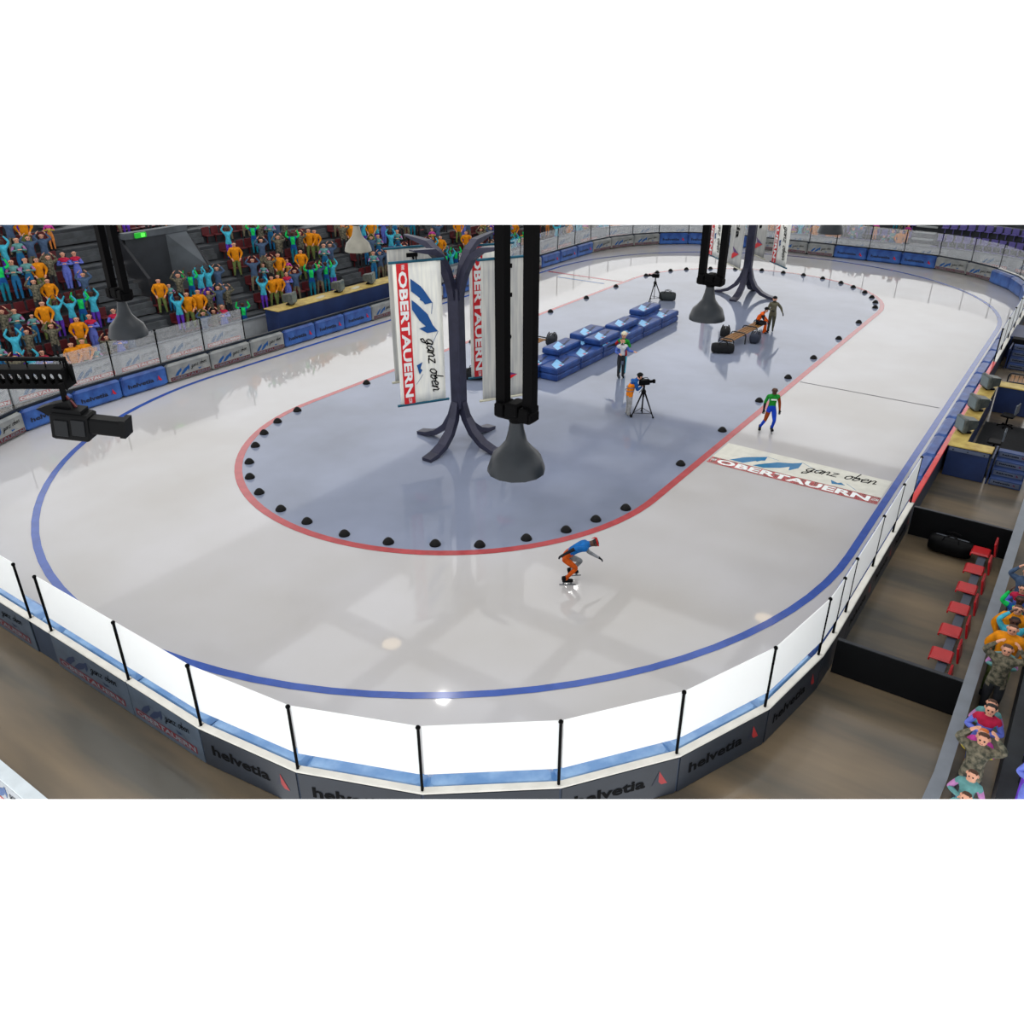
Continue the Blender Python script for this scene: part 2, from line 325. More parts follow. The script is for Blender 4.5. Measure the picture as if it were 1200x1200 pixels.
for nm,m,test in (('white_cap_rail',M_RAILW,lambda i:side(i)=='near' or (side(i)=='right' and not is_gap(i) and PL[i][0]<0)),('white_cap_rail',M_RAILW,lambda i:side(i)=='right' and not is_gap(i) and PL[i][0]>0),
               ('red_cap_rail',M_RAILR,lambda i:is_gap(i) and side(i)=='right'),
               ('dark_cap_rail',M_RAILD,lambda i:side(i) in('left','far'))):
    mb=MB()
    for i in range(NP):
        if test(i):
            M,l=segM(i); mb.box(M@Vector((l/2,.05,HB+.02)),(l+.06,.16,.05),math.atan2(M[1][0],M[0][0]),bev=.015)
    o=mb.build(nm,m,barrier); o['label']={'w':'white cap rail','r':'red cap rail along the open bench side','d':'dark cap rail'}[nm[0]]
pm=MB(); pm.tube([(0,0,HB),(0,0,HG)],.028,8); pm.sphere((0,0,HG),.045,8); pme=pm.mesh('glass_post',M_BLK)
for i in range(NP):
    x,y=PL[i]
    if abs(y)>14.9 and -11.9<x<4.5: continue
    link('glass_post',pme,barrier,(x*1.002,y*1.002,0))
for i in range(NP):
    if is_gap(i): continue
    if abs(PL[i][0]+30)<.01 and PL[i][1]==-.4: continue
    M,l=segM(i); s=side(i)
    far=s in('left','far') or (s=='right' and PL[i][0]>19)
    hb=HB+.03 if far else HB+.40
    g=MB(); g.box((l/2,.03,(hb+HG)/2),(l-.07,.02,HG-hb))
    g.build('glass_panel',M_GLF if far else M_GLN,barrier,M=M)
# padded boards on the ice side
IFAR=PL.index((30,-1.0))
k=0; cnt={}
def sidename(s): return {'near':'near end','left':'left side','far':'far end','right':'right side'}[s]
for i in range(NP):
    M,l=segM(i,0.0,0); s=side(i)
    mx=(PL[i][0]+PL[(i+1)%NP][0])/2
    if s=='left' or (s=='far' and PL[i][1]>12 and mx<15): kind='helv' if ((mx+22.6)%12.45)<6.2 else 'ober'
    else: kind='helv' if ((i-IFAR)//3)%2==0 else 'ober'
    k+=1; n=cnt.get(s,0); cnt[s]=n+1
    col='grey mountain-logo' if kind=='ober' else 'blue'
    t=thing('rink_pad','%s padded board on %s of the rink, %s clockwise there'%(col,sidename(s),nth(n)),'pad',group='padded boards along the ice')
    t.matrix_world=M
    mb=MB(); pt=.26 if s in('left','far') else .46; mb.box((l/2,-.01-pt/2,.45),(l-.05,pt,.86),bev=.1)
    mb.build('pad_body',M_PADN if s=='near' else M_PADB if (kind=='helv' or s=='right') else M_PADW,t,smooth=False)
    if kind=='ober' and s not in('near','right'):
        p=ober_print(l*.9,.62); p.build('printed_logo',[M_LREDD if s=='left' else M_LREDD,M_LGRY,M_LBLUE,M_LBLK],t,loc=(l*.05,-.28,.10))
    elif s not in('near','right'):
        p=helv_print(l*.9,.62); p.build('printed_logo',[M_LNAVY,M_LPLUM,M_LRED],t,loc=(l*.05,-.28,.10))
# advert boards on the outer face, near end and near right corner
cnt=0
for i in range(NP):
    s=side(i); (x0,y0),(x1,y1)=PL[i],PL[(i+1)%NP]
    if max(x0,x1)>-11.5 or (y0+y1)/2>6.5 or (abs(PL[i][0]+30)<.01 and PL[i][1]==-.4): continue
    M,l=segO(i,.115,0); my=(y0+y1)/2; ob=(my>-6)
    cnt+=1
    t=thing('advertising_sign','%s outside the near curve, %s counted from its right end'%('shaded slate board with mountain logo' if ob else 'dark board with plain bold lettering',nth(cnt-1)),'board',group='boards on the outside of the near curve')
    t.matrix_world=M
    mb=MB(); mb.box((l/2,0,.44),(l-.02,.02,.88)); mb.build('panel',M_OUTG if ob else M_OUTD,t)
    if ob: ober_print(l*.86,.66).build('printed_logo',[M_LREDD,M_LGRY,mat('logo_blue_shaded',(24,38,66),.6),M_LBLK],t,loc=(l*.05,-.015,.12))  # logo colours darkened too, as part of the painted shade
    elif l>1.2: helv_print(l*.98,.86).build('printed_logo',[M_LBLK,M_LNAVY,mat('logo_red_deep',(140,30,34),.5)],t,loc=(l*.03,-.015,.04))
# ------------------------------------------------------------------ grandstands
def rowoff(i): return 2.95 if i==0 else 3.78+.92*(i-1)
def rowz(i): return 0.02 if i==0 else .78*i
NR=13
def arcs(d): return ring(d)
N=len(ring(0))
def tread_ok(j,sd):
    p=(ring(3)[j]+ring(3)[(j+1)%N])/2
    return sd(p)
def vom(x,y): return y>0 and -12.9<x<-9.3
R3=ring(3); RO=[ring(rowoff(i)) for i in range(NR+1)]
SIDE={'left':lambda p:p.y>0 and p.x<24 and p.x>-33,'far':lambda p:p.x>=24,'right':lambda p:p.y<0 and p.x<24 and p.x>-28.5}
for sn,fn in SIDE.items():
    mb=MB()
    for j in range(N):
        m=(R3[j]+R3[(j+1)%N])/2
        if not fn(m): continue
        if sn=='left' and abs(m.y)<17: continue
        if sn=='right' and m.x>-2 and m.x<24: pass
        for i in range(1,NR):
            if vom(m.x,m.y) and 3<=i<=5: continue
            a,b=RO[i][j],RO[i][(j+1)%N]; c,d=RO[i+1][(j+1)%N],RO[i+1][j]; z=rowz(i); zl=rowz(i-1)
            mb.add([(a.x,a.y,z),(b.x,b.y,z),(c.x,c.y,z),(d.x,d.y,z)],[(0,1,2,3)])
            mb.add([(a.x,a.y,zl),(b.x,b.y,zl),(b.x,b.y,z),(a.x,a.y,z)],[(0,1,2,3)])
    struct(mb.build('grandstand_'+sn,M_STEP))
# front walls of the stands
RA,RB=ring(2.82),ring(2.94)
def wallrun(name,fn,h,m,cap,capm):
    mb=MB(); cp=MB()
    for j in range(N):
        m_=(R3[j]+R3[(j+1)%N])/2
        if not fn(m_): continue
        a,b,c,d=RA[j],RA[(j+1)%N],RB[(j+1)%N],RB[j]
        mb.add([(a.x,a.y,0),(b.x,b.y,0),(c.x,c.y,0),(d.x,d.y,0),(a.x,a.y,h),(b.x,b.y,h),(c.x,c.y,h),(d.x,d.y,h)],[(0,1,5,4),(2,3,7,6),(4,5,6,7)])
        e,f,g,k_=ring(2.76)[j],ring(2.76)[(j+1)%N],ring(3.0)[(j+1)%N],ring(3.0)[j]
        cp.add([(e.x,e.y,h),(f.x,f.y,h),(g.x,g.y,h),(k_.x,k_.y,h),(e.x,e.y,h+.05),(f.x,f.y,h+.05),(g.x,g.y,h+.05),(k_.x,k_.y,h+.05)],[(0,1,5,4),(2,3,7,6),(4,5,6,7),(3,2,1,0)])
    w=struct(mb.build(name,m)); c_=cp.build('wall_cap',capm,w); return w
wallrun('wall_left',lambda p:p.y>0 and p.x<24 and p.x>-27,.9,M_WALLW,True,M_RAILG)
wallrun('wall_far',lambda p:p.x>=24,.9,M_WALLW,True,M_RAILG)
wallrun('wall_right',lambda p:p.y<0 and p.x<24 and p.x>-27,.9,mat('stand_wall_grey',(92,98,106),.6),True,M_RAILG)
wallrun('wall_near',lambda p:p.x<=-27,.9,M_WALLW,True,mat('pale_cap',(196,206,212),.4))
# adverts on the front walls
def wall_ads():
    items=[]
    for x in [-24.0+2.35*k for k in range(21)]:
        if x+2.1>-9.2 and x<4.8: continue
        if x>21: break
        items.append(((x,17.80),0,2.1,'left'))
    for y in (7.2,4.8,2.4,0,-2.4,-4.8,-7.2): items.append(((32.80,y+1.05),-PI/2,2.1,'far'))
    for t in (20,36,52,68,84):
        a=R(-t); cx,cy=23.2+9.56*math.cos(a),-8.2+9.56*math.sin(a); items.append(((cx-1.05*math.sin(a)*-1*-1,cy+1.05*math.cos(a)),a-PI/2,2.1,'far'))
    for t in (24,42,60,78):
        a=R(t); cx,cy=23.2+9.56*math.cos(a),8.2+9.56*math.sin(a); items.append(((cx-1.05*math.sin(a),cy+1.05*math.cos(a)),a-PI/2,2.1,'far'))
    return items
pb=MB(); pb.box((1.05,0,.43),(2.05,.02,.78)); pbm=pb.mesh('panel',mat('advert_sheet_grey',(166,172,178),.6))
pp=ober_print(2.0,.7).mesh('printed_logo',[M_LREDM,M_LWHT,M_LBLUM,M_LGRM])
c1={}
for (x,y),rz,l,s in wall_ads():
    n=c1.get(s,0); c1[s]=n+1
    t=thing('advertising_sign','pale mountain-logo panel on the %s stand front wall, %s from its left end'%(s,nth(n)),'panel',(x,y,0),rz,'panels on the stand front walls')
    link('panel',pbm,t); link('printed_logo',pp,t,(.02,-.015,.08))
# near wall, seen from its stand side at the lower corners
for (x,y,rz,lb) in ((-32.97,-3.0,PI/2,'white logo panel on the stand wall in the lower left corner'),(-26.6,-17.35,None,'white logo panel on the stand wall in the lower right corner')):
    if rz is None:
        a=R(180+63); x,y=-23.2+9.78*math.cos(a),-8.2+9.78*math.sin(a); rz=a+PI/2+PI
    t=thing('advertising_sign',lb,'panel',(x,y,0),rz-PI if rz==PI/2 else rz,'stand side panels')
    if rz==PI/2: t.rotation_euler=(0,0,-PI/2); t.location=(-32.97,-3.0,0)
    link('panel',pbm,t); ober_print(2.0,.74).build('printed_logo',[M_LRED,M_LWHT,M_LBLUE,M_LBLK],t,loc=(.02,-.015,.06))
# aisles: half-height steps up the rows
def aisle(x0,x1,rows,sy=1,label=''):
    mb=MB()
    for i in rows:
        y=15+rowoff(i); z=rowz(i); h=rowz(i+1)-z
        mb.box(((x0+x1)/2,sy*(y+.46),z+.02),(x1-x0,.92,.04)); mb.box(((x0+x1)/2,sy*(y+.76),z+h/2-.13),(x1-x0,.32,.26)); mb.box(((x0+x1)/2,sy*(y+.84),z+h/2+.13),(x1-x0,.16,.26))
        
    return struct(mb.build('aisle_stairs',M_STEPL))
AISL=[(-15.4,-13.1),(-9.15,-7.7),(-1.0,.6),(9.0,10.4),(18.6,20.0)]
for a,b in AISL: aisle(a,b,range(1,NR-1))
fs=MB()
for i in range(1,NR-1):
    x=30+rowoff(i); z=rowz(i); h=rowz(i+1)-z
    fs.box((x+.46,-6.1,z+.02),(.92,1.5,.04)); fs.box((x+.78,-6.1,z+h/2),(.28,1.5,.1)); 
struct(fs.build('aisle_stairs',mat('far_step_white',(150,156,158),.6)))
# entrance tunnel in the left stand
zl=rowz(3)
tn=MB()
tn.add([(-12.9,20.6,zl),(-9.3,20.6,zl),(-9.3,22.2,zl),(-12.9,22.2,zl)],[(0,1,2,3)],0)
tn.add([(-12.9,20.62,rowz(2)),(-9.3,20.62,rowz(2)),(-9.3,20.62,zl),(-12.9,20.62,zl)],[(0,1,2,3)],0)
tn.add([(-12.9,22.1,zl),(-10.6,22.1,zl),(-10.6,22.1,4.95),(-12.9,22.1,4.95)],[(0,1,2,3)],1)  # dark sheet painted in for the unlit tunnel opening
tn.box((-11.1,22.25,5.1),(3.6,.4,.3),mi=2); tn.box((-11.1,22.9,4.9),(3.6,1.1,.1),mi=0)
tn.add([(-10.6,22.1,zl),(-9.38,20.7,zl),(-9.38,20.7,3.3),(-10.6,22.1,4.95)],[(0,1,2,3)],2)
tn.add([(-10.6,22.1,4.95),(-9.38,20.7,3.3),(-9.38,22.1,4.95)],[(0,1,2)],2)
for x in (-12.95,-9.3):
    y0,y1=20.55,24.6; h0,h1=zl+.95,zl+.95+(y1-y0)*.9
    tn.add([(x-.08,y0,rowz(2)),(x+.08,y0,rowz(2)),(x+.08,y1,rowz(2)),(x-.08,y1,rowz(2)),(x-.08,y0,h0),(x+.08,y0,h0),(x+.08,y1,h1),(x-.08,y1,h1)],[(0,1,5,4),(1,2,6,5),(2,3,7,6),(3,0,4,7),(4,5,6,7)],3)
struct(tn.build('entrance_tunnel',[M_STEP,M_TUN,M_TUNL,mat('tunnel_rail_wall',(26,28,34),.6)]))
ex=thing('exit_sign','green lit exit sign above the tunnel in the left stand','sign',(-12.1,21.95,5.1))
b=MB(); b.box((0,0,0),(.62,.12,.26),bev=.03); b.build('sign_box',M_EXIT,ex)
b=MB(); b.box((.1,-.07,0),(.2,.02,.17)); b.build('light_patch',M_EXITL,ex)
# ------------------------------------------------------------------ trees of steel with banners
def steel_tree(x,y,label):
    t=thing('steel_column',label,'column',(x,y,0))
    for k in range(4):
        a=k*PI/2; ca,sa=math.cos(a),math.sin(a)
        def rib(name,pr,par,rads,fl):
            pts=[(ca*r,sa*r,z) for r,z in pr]; mb=MB()
            vs=[];n=len(pr)
            for q,(r,z) in enumerate(pr):
                r0,z0=pr[max(0,q-1)]; r1,z1=pr[min(n-1,q+1)]; dx,dz=r1-r0,z1-z0; l=math.hypot(dx,dz); nx,nz=-dz/l,dx/l
                w,th=rads[q]
                for sw,st in ((-w,-th),(w,-th),(w,th),(-w,th),):
                    rr=r+nx*st; zz=z+nz*st; vs.append((ca*rr-sa*sw,sa*rr+ca*sw,zz))
            F_=[(q*4+e,q*4+(e+1)%4,q*4+4+(e+1)%4,q*4+4+e) for q in range(n-1) for e in range(4)]+[(3,2,1,0),(n*4-4,n*4-3,n*4-2,n*4-1)]
            mb.add(vs,F_); return mb.build(name,M_TREE,par)
        rib('foot',[(1.95,.07),(1.5,.12),(1.05,.28),(.62,.62),(.32,1.1),(.16,1.7)],t,[(.2,.06),(.2,.08),(.19,.1),(.17,.11),(.15,.12),(.12,.10)],1)
        rib('branch',[(.16,5.4),(.24,5.85),(.45,6.4),(.75,6.85),(1.15,7.12),(1.6,7.2),(2.15,7.3)],t,[(.12,.10),(.13,.11),(.15,.11),(.15,.11),(.14,.10),(.12,.07),(.09,.02)],1)
    mb=MB(); mb.box((0,0,3.6),(.46,.46,4.4),bev=.09); mb.build('trunk',M_TREE,t)
    return t
steel_tree(-14.5,0,'tall dark four-armed steel column left of centre, nearer the camera')
steel_tree(14.2,0,'tall dark four-armed steel column at the far end of the infield')
# banner hung at (cx,cy), width direction rz; local: X width, Z up, -Y front
def banner(cx,cy,rz,W,kind,label):
    z0,z1=2.12,6.9; H=z1-z0
    t=thing('hanging_banner',label,'banner',(cx,cy,z0),rz)
    n=MB(); K=8
    for s in (0,.012):
        pass
    vs=[];
    for q in range(K+1):
        for e in range(13):
            u=-W/2+W*q/K; v=H*e/12; vs.append((u,.012*math.sin(q*2.1+e*.3),v))
    n.add(vs,[(q*13+e,(q+1)*13+e,(q+1)*13+e+1,q*13+e+1) for q in range(K) for e in range(12)])
    o=n.build('cloth',M_CLOTHA if kind=='ober' else M_CLOTHB,t,smooth=True); md=o.modifiers.new('thickness','SOLIDIFY'); md.thickness=.012; md.offset=1
    for z,nm in ((0,'bottom_rod'),(H,'top_rod')):
        r=MB(); r.tube([(-W/2-.12,0,z),(W/2+.12,0,z)],.045,8); r.build(nm,M_TEAL if kind=='ober' else (M_KEY if nm[0]=='b' else M_TEAL),t)
    for sx in (-W/4,W/4): pass
    h=MB(); h.tube([(0,0,H),(0,0,H+.36)],.025,6); h.build('hanger',M_BLK,t)
    rot=Matrix.Translation((-W/2+W*.06 if kind=='ober' else W*.30,-.035,H-.04))@Matrix.Rotation(PI/2,4,'Y')
    # logo drawn along X turned to read downwards: local X -> -Z, local Z -> +X
    if kind=='ober': ober_print(H-.08,W*.9,True).build('printed_logo',[M_LRED,M_LWHT,M_LBLUE,M_LBLK],t,M=Matrix.Translation((-W/2+W*.07,-.035,H-.04))@Matrix.Rotation(PI/2,4,'Y'))
    else:
        p=MB(); put2d(p,text_geo('helvetia',.03,H*.62,W*.26),.15,W*.42,0,0)
        x=H*.76; w=H*.15; h_=W*.5; z=W*.3
        p.add([(x,0,z),(x+w*.42,0,z+h_*.25),(x+w*.42,0,z+h_)],[(0,1,2)],1); p.add([(x+w*.42,0,z+h_),(x+w*.42,0,z+h_*.25),(x+w*.62,0,z),(x+w,0,z)],[(0,1,2,3)],2)
        p.build('printed_logo',[M_LBLK,M_LPLUM,M_LRED],t,M=Matrix.Translation((-W/2,-.035,H-.04))@Matrix.Rotation(PI/2,4,'Y'))
    return t
a1=R(-31); a2=R(-135)
banner(-16.2,.2,a1,1.62,'ober','white red-banded mountain banner on the near steel column, closest on the left')
banner(-14.5,2.0,a1,1.62,'helv','cream banner with black lettering behind the left front banner of the near column')
banner(-12.5,0,a1,1.62,'ober','banner with red lettered band on the right, behind the grey banner of the near column')
banner(-14.2,-1.8,a1,1.62,'helv','grey banner with black lettering behind the hanging lamp bars, near steel column')
banner(14.1,2.2,a2,1.9,'ober','leftmost banner with red band on the far steel column')
banner(12.0,.1,a2,1.9,'helv','grey banner with red mark just left of the far steel column trunk')
banner(15.9,.1,a2,1.9,'helv','grey banner with red mark just right of the far steel column trunk')
banner(14.0,-1.9,a2,1.9,'ober','rightmost banner with red band on the far steel column')
# ------------------------------------------------------------------ hanging lamps
def lamp(x,y,z,label,pale=False,k=1.0):
    t=thing('hanging_lamp',label,'lamp',(x,y,z),0)
    m=MB(); pr=[(.0,.41),(.06,.405),(.24,.345),(.33,.25),(.45,.155),(.6,.115),(.77,.085)]
    m.lathe([(a,b*k) for a,b in pr],14); m.lathe([(a,b*k-.012) for a,b in reversed(pr)],14); m.build('lamp_shade',M_LAMPL if pale else M_LAMP,t,smooth=True)
    m=MB(); m.lathe([(.03,.001),(.03,.37*k)],20); m.build('bulb_disc',M_BULB,t)
    m=MB(); m.box((0,0,.86),(.24,.60,.17),bev=.03); m.box((0,.2,.9),(.3,.14,.2),bev=.02); m.box((0,-.2,.9),(.3,.14,.2),bev=.02); m.box((0,0,.93),(.3,.2,.2),bev=.03); m.lathe([(.74,.1),(.82,.12)],12); m.build('gear_box',M_BLK,t)
    for s in (-1,1):
        m=MB(); m.box((0,s*.22,3.4),(.14,.15,4.9)); m.build('hanging_bar',M_BLK,t)
    return t
lamp(-27.94,-11.79,7.2,'large dark bell lamp hanging in the centre on two black bars')
lamp(-27.06,-1.07,7.2,'dark bell lamp hanging at the upper left in front of the crowd')
lamp(-18.70,-10.71,7.2,'dark bell lamp hanging over the bench near the far steel column')
lamp(-7.73,-10.27,7.6,'dark bell lamp cut by the top edge at the right')
lamp(-18.0,.94,7.4,'beige-lit bell lamp at the top left of the banners',True)
# ------------------------------------------------------------------ track markers
CN=[(-11.5,7.65),(-15.6,7.6),(-16.9,7.3),(-18.0,6.8),(-19.0,6.1),(-20.1,5.1),(-20.9,4.1),(-21.5,2.9),(-21.9,1.4),(-22.0,.1),(-21.9,-1.4),(-21.5,-2.8),(-20.8,-4.0),(-20.1,-5.1),(-19.0,-6.0),(-17.9,-6.7),(-16.8,-7.1),(-15.6,-7.5),(-11.5,-7.5),(-7.7,-7.5),(-3.7,-7.5),(0,-7.5),(3.6,-7.55),(7.7,-7.6),(11.6,-7.6),(15.6,-7.5),(16.9,-7.2),(18.1,-6.7),(19.2,-6.0),(20.3,-5.0),(21.1,-4.0),(21.8,-2.6),(22.1,-1.2),(22.1,.2),(22.0,1.7),(19.3,6.2),(18.2,6.9),(17.1,7.4),(15.8,7.6),(11.7,7.7),(7.9,7.7),(3.8,7.7),(-3.7,7.7),(21.4,3.4),(20.5,4.9)]
cmh=MB(); cmh.lathe([(0,.17),(.03,.17),(.07,.145),(.12,.11),(.16,.06),(.17,.001)],16); cme=cmh.mesh('track_marker',mat('rubber_black',(4,4,5),.6,spec=.2)); cme.shade_smooth()
def whereC(x,y):
    return ('near curve' if x<-14 else 'far curve' if x>14 else ('right straight' if y<0 else 'left straight'))
gc={}
for x,y in sorted(CN,key=lambda p:(whereC(*p),math.atan2(p[1],p[0]) if abs(p[0])>14 else p[0])):
    w=whereC(x,y); n=gc.get(w,0); gc[w]=n+1
    tag(link('track_marker',cme,None,(x,y,.004)),'black dome marker inside the red line, %s %s'%(nth(n),{'near curve':'one anticlockwise round the near curve','far curve':'one round the far curve','right straight':'along the right straight from the camera','left straight':'along the left straight from the camera'}[w]),'marker','black dome markers along the red line')
# ------------------------------------------------------------------ crash mats
def crash(x,y,z,label,L=2.08,D=.9):
    t=thing('crash_mat',label,'mat',(x,y,z),0,'blue mats stacked on the infield')
    m=MB(); m.box((L/2,D/2,.15),(L,D,.295),bev=.05); m.build('cushion',M_MAT,t)
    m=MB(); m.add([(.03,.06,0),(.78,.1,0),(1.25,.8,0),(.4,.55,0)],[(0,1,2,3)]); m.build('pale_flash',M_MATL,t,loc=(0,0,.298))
    m=MB(); put2d(m,text_geo('helvetia',.03,1.1,.16),0,0,0,0); m.add([(-.3,0,-.02),(-.1,0,-.02),(-.18,0,.16)],[(0,1,2)],1)
    m.build('printed_logo',[M_LNAVY,M_LRED],t,M=Matrix.Translation((.75,.18,.302))@Matrix.Rotation(R(14),4,'Z')@Matrix.Rotation(-PI/2,4,'X'))
for k in range(6):
    crash(-6.5+2.13*k,.8,.004,'blue mat on the ice, front row, %s from the near end'%nth(k))
    crash(-6.5+2.13*k,.8,.304,'blue mat in the second layer, front row, %s from the near end'%nth(k))
    if k<6: crash(-6.9+2.13*k,1.74,.004,'blue mat on the ice, back row, %s from the near end'%nth(k))
    crash(-6.9+2.13*k,1.74,.304,'blue mat in the second layer, back row, %s from the near end'%nth(k))
for (x,y,lb) in ((-4.9,1.75,'topmost blue mat nearest the camera'),(-2.4,.95,'topmost blue mat behind the standing pair of helpers'),(-2.1,1.95,'topmost blue mat at the back, left of the middle'),(.3,1.3,'topmost blue mat in the middle of the stack'),(3.8,1.75,'topmost blue mat at the far end of the stack')):
    crash(x,y,.604,lb)
# ------------------------------------------------------------------ benches and bags
def bench(x,y,rz,L,label,nleg=3,group=None):
    t=thing('slatted_bench',label,'bench',(x,y,0),rz)
    for q in range(4):
        m=MB(); m.box((L/2,-.24+.16*q,.46),(L,.125,.04),bev=.01); m.build('slat',M_WOOD,t)
    for q in range(nleg):
        xx=.05+(L-.1)*q/(nleg-1); m=MB()
        m.tube([(xx,-.4,0),(xx,-.4,.42),(xx,-.36,.52),(xx,-.28,.56),(xx,.28,.56),(xx,.36,.52),(xx,.4,.42),(xx,.4,0)],.03,8); m.tube([(xx,-.4,.42),(xx,.4,.42)],.02,6)
        m.build('leg_frame',M_RAILD,t)
    return t
bench(2.55,-3.45,-R(3),4.4,'long slatted wooden bench on the infield with a seated skater',4)
bench(-4.6,4.3,0,2.2,'slatted wooden bench half hidden behind the blue mats',2)
def duffel(x,y,rz,label,L=1.1,m_=None,z=0):
    t=thing('duffel_bag',label,'bag',(x,y,z+.005),rz)
    mb=MB(); pr=[]; n=14; vs=[]
    for q,(u,s) in enumerate(((-.5,.55),(-.47,.85),(-.3,1),(0,1.03),(.3,1),(.47,.85),(.5,.55))):
        for k in range(n):
            a=2*PI*k/n; cy=.26*s*math.copysign(abs(math.cos(a))**.7,math.cos(a)); cz=.25+.25*s*math.copysign(abs(math.sin(a))**.75,math.sin(a)); vs.append((u*L,cy,max(0,cz)))
    mb.add(vs,[(q*n+k,q*n+(k+1)%n,(q+1)*n+(k+1)%n,(q+1)*n+k) for q in range(6) for k in range(n)]+[tuple(range(n-1,-1,-1)),tuple(range(6*n,7*n))])
    mb.build('bag_body',m_ or M_DKC,t,smooth=True)
    for s in (-1,1):
        h=MB(); h.tube([(-.22,s*.2,.42),(-.18,s*.16,.56),(0,s*.12,.62),(.18,s*.16,.56),(.22,s*.2,.42)],.018,6); h.build('handle',M_BLK2,t)
    h=MB(); h.box((0,0,.515),(L*.75,.025,.012)); h.build('zip',M_RAILG,t)
    return t
duffel(1.95,-3.55,R(-62),'black duffel bag at the near end of the infield bench')
duffel(4.75,-2.55,R(20),'black rounded bag behind the infield bench',.9)
duffel(4.7,-4.2,R(10),'dark blue-grey bag in front of the infield bench',.9,mat('bag_blue',(40,46,62),.8))
duffel(-1.6,4.2,R(20),'dark grey bag beside the bench behind the mats',.9,mat('bag_grey',(38,42,50),.8))
duffel(-8.3,4.1,R(-60),'dark bag standing behind the near steel column',1.0)
duffel(10.3,3.4,R(-70),'dark hooded bag beside the far tripod camera',1.0,mat('bag_slate',(44,50,52),.8))
duffel(-12.75,-16.4,R(88),'black sports bag against the partition next to the red seats',1.15,M_BLK2)
# ------------------------------------------------------------------ cameras on tripods
def tripod(x,y,rz,h,label):
    t=thing('camera_tripod',label,'tripod',(x,y,0),rz)
    for k in range(3):
        a=k*2*PI/3+.5; m=MB(); m.tube([(.05*math.cos(a),.05*math.sin(a),h*.78),(.5*math.cos(a),.5*math.sin(a),.03)],[.035,.022],8); m.sphere((.5*math.cos(a),.5*math.sin(a),.035),.045,8); m.build('leg',M_BLK2,t)
        a2_=(k+1)*2*PI/3+.5
        m=MB(); m.tube([(.44*math.cos(a),.44*math.sin(a),.18),(.44*math.cos(a2_),.44*math.sin(a2_),.18)],.012,6); m.build('spreader',M_BLK2,t)
    m=MB(); m.tube([(0,0,h*.62),(0,0,h)],.04,10); m.lathe([(h*.74,.09),(h*.8,.1),(h*.86,.06)],12,cap=True); m.tube([(0,0,.1),(0,0,h*.65)],.02,8); m.build('centre_column',M_BLK2,t)
    m=MB(); m.tube([(0,0,h*.95),(-.3,.05,h*.82)],.012,6); m.build('pan_handle',M_BLK,t)
    return t
def videocam(x,y,z,rz,label):
    t=thing('video_camera',label,'camera',(x,y,z),rz)
    m=MB(); m.box((0,0,.13),(.42,.16,.22),bev=.02); m.build('camera_body',M_BLK2,t)
    m=MB(); m.tube([(.2,0,.13),(.36,0,.13),(.37,0,.13),(.44,0,.13)],[.06,.06,.08,.085],14); m.build('lens',M_BLK,t)
    m=MB(); m.tube([(-.12,0,.24),(-.1,0,.31),(.12,0,.31),(.14,0,.24)],.014,6); m.build('handle',M_BLK,t)
    m=MB(); m.box((-.05,.13,.2),(.16,.1,.08)); m.build('viewfinder',M_BLK,t)
    return t
tripod(-8.0,-4.2,0,1.28,'black tripod in front of the camera operator in the orange vest')
videocam(-8.0,-4.2,1.28,R(-40),'video camera on the tripod by the operator in the orange vest')
tripod(9.8,4.05,.4,1.35,'black tripod beyond the blue mats beside a dark bag')
videocam(9.8,4.05,1.35,R(100),'video camera on the tripod beyond the blue mats')
# ------------------------------------------------------------------ camera crane, close to the viewer
fwd=Vector((math.cos(YW),math.sin(YW),0)); CB=CAM+(FW+RT*((112-600)/F)-UP*((494-600)/F))*9.0
AZ=math.atan2(RT.y,RT.x)
cr=thing('camera_crane','black perforated camera crane arm reaching in from the left edge','crane',CB,AZ)
m=MB()
# arm: two long plates with round cut-outs, made as ladders of rings
def perf(x0,x1,zc,h,y,tilt):
    n=14; w=(x1-x0)/n
    for q in range(n):
        cx=x0+w*(q+.5); vs=[];K=12
        sq=[]
        for k in range(K):
            a=2*PI*k/K+PI/K; ca,sa=math.cos(a),math.sin(a); s_=1/max(abs(ca),abs(sa)); sq.append((cx+ca*s_*w/2,zc+sa*s_*h/2)); 
        ci=[(cx+math.cos(2*PI*k/K+PI/K)*w*.36,zc+math.sin(2*PI*k/K+PI/K)*h*.33) for k in range(K)]
        for yy in (y-.015,y+.015):
            vs+=[(a,yy,b+tilt*a) for a,b in sq]+[(a,yy,b+tilt*a) for a,b in ci]
        fs_=[]
        for k in range(K):
            k2=(k+1)%K; fs_+= [(k,k2,K+k2,K+k),(2*K+k,2*K+k2,3*K+k2,3*K+k),(K+k,K+k2,3*K+k2,3*K+k)]
        m.add(vs,fs_)
def rel(px,py,d):   # point seen there at distance d, in the crane's own frame
    v=(CAM+(FW+RT*((px-600)/F)-UP*((py-600)/F))*d)-CB; return (v.dot(RT),v.dot(fwd),v.z)
xa,ya,za=rel(76,444,9.0); xb,yb,zb=rel(-60,447,9.0)
perf(xb,xa,za+.0,.19,ya,0.0)
perf(xb,xa,za+.0,.19,ya+.16,0.0)
m.box(((xa+xb)/2,ya+.08,za+.1),(xa-xb,.2,.02)); m.box(((xa+xb)/2,ya+.08,za-.1),(xa-xb,.2,.02)); m.box((xa,ya+.08,za),(.03,.22,.22))
m.box(((xa+xb)/2,ya+.08,za+.20),(xa-xb+.02,.05,.035)); m.tube([(xa,ya+.08,za+.2),(xa+.05,ya+.08,za-.05)],.02,6)
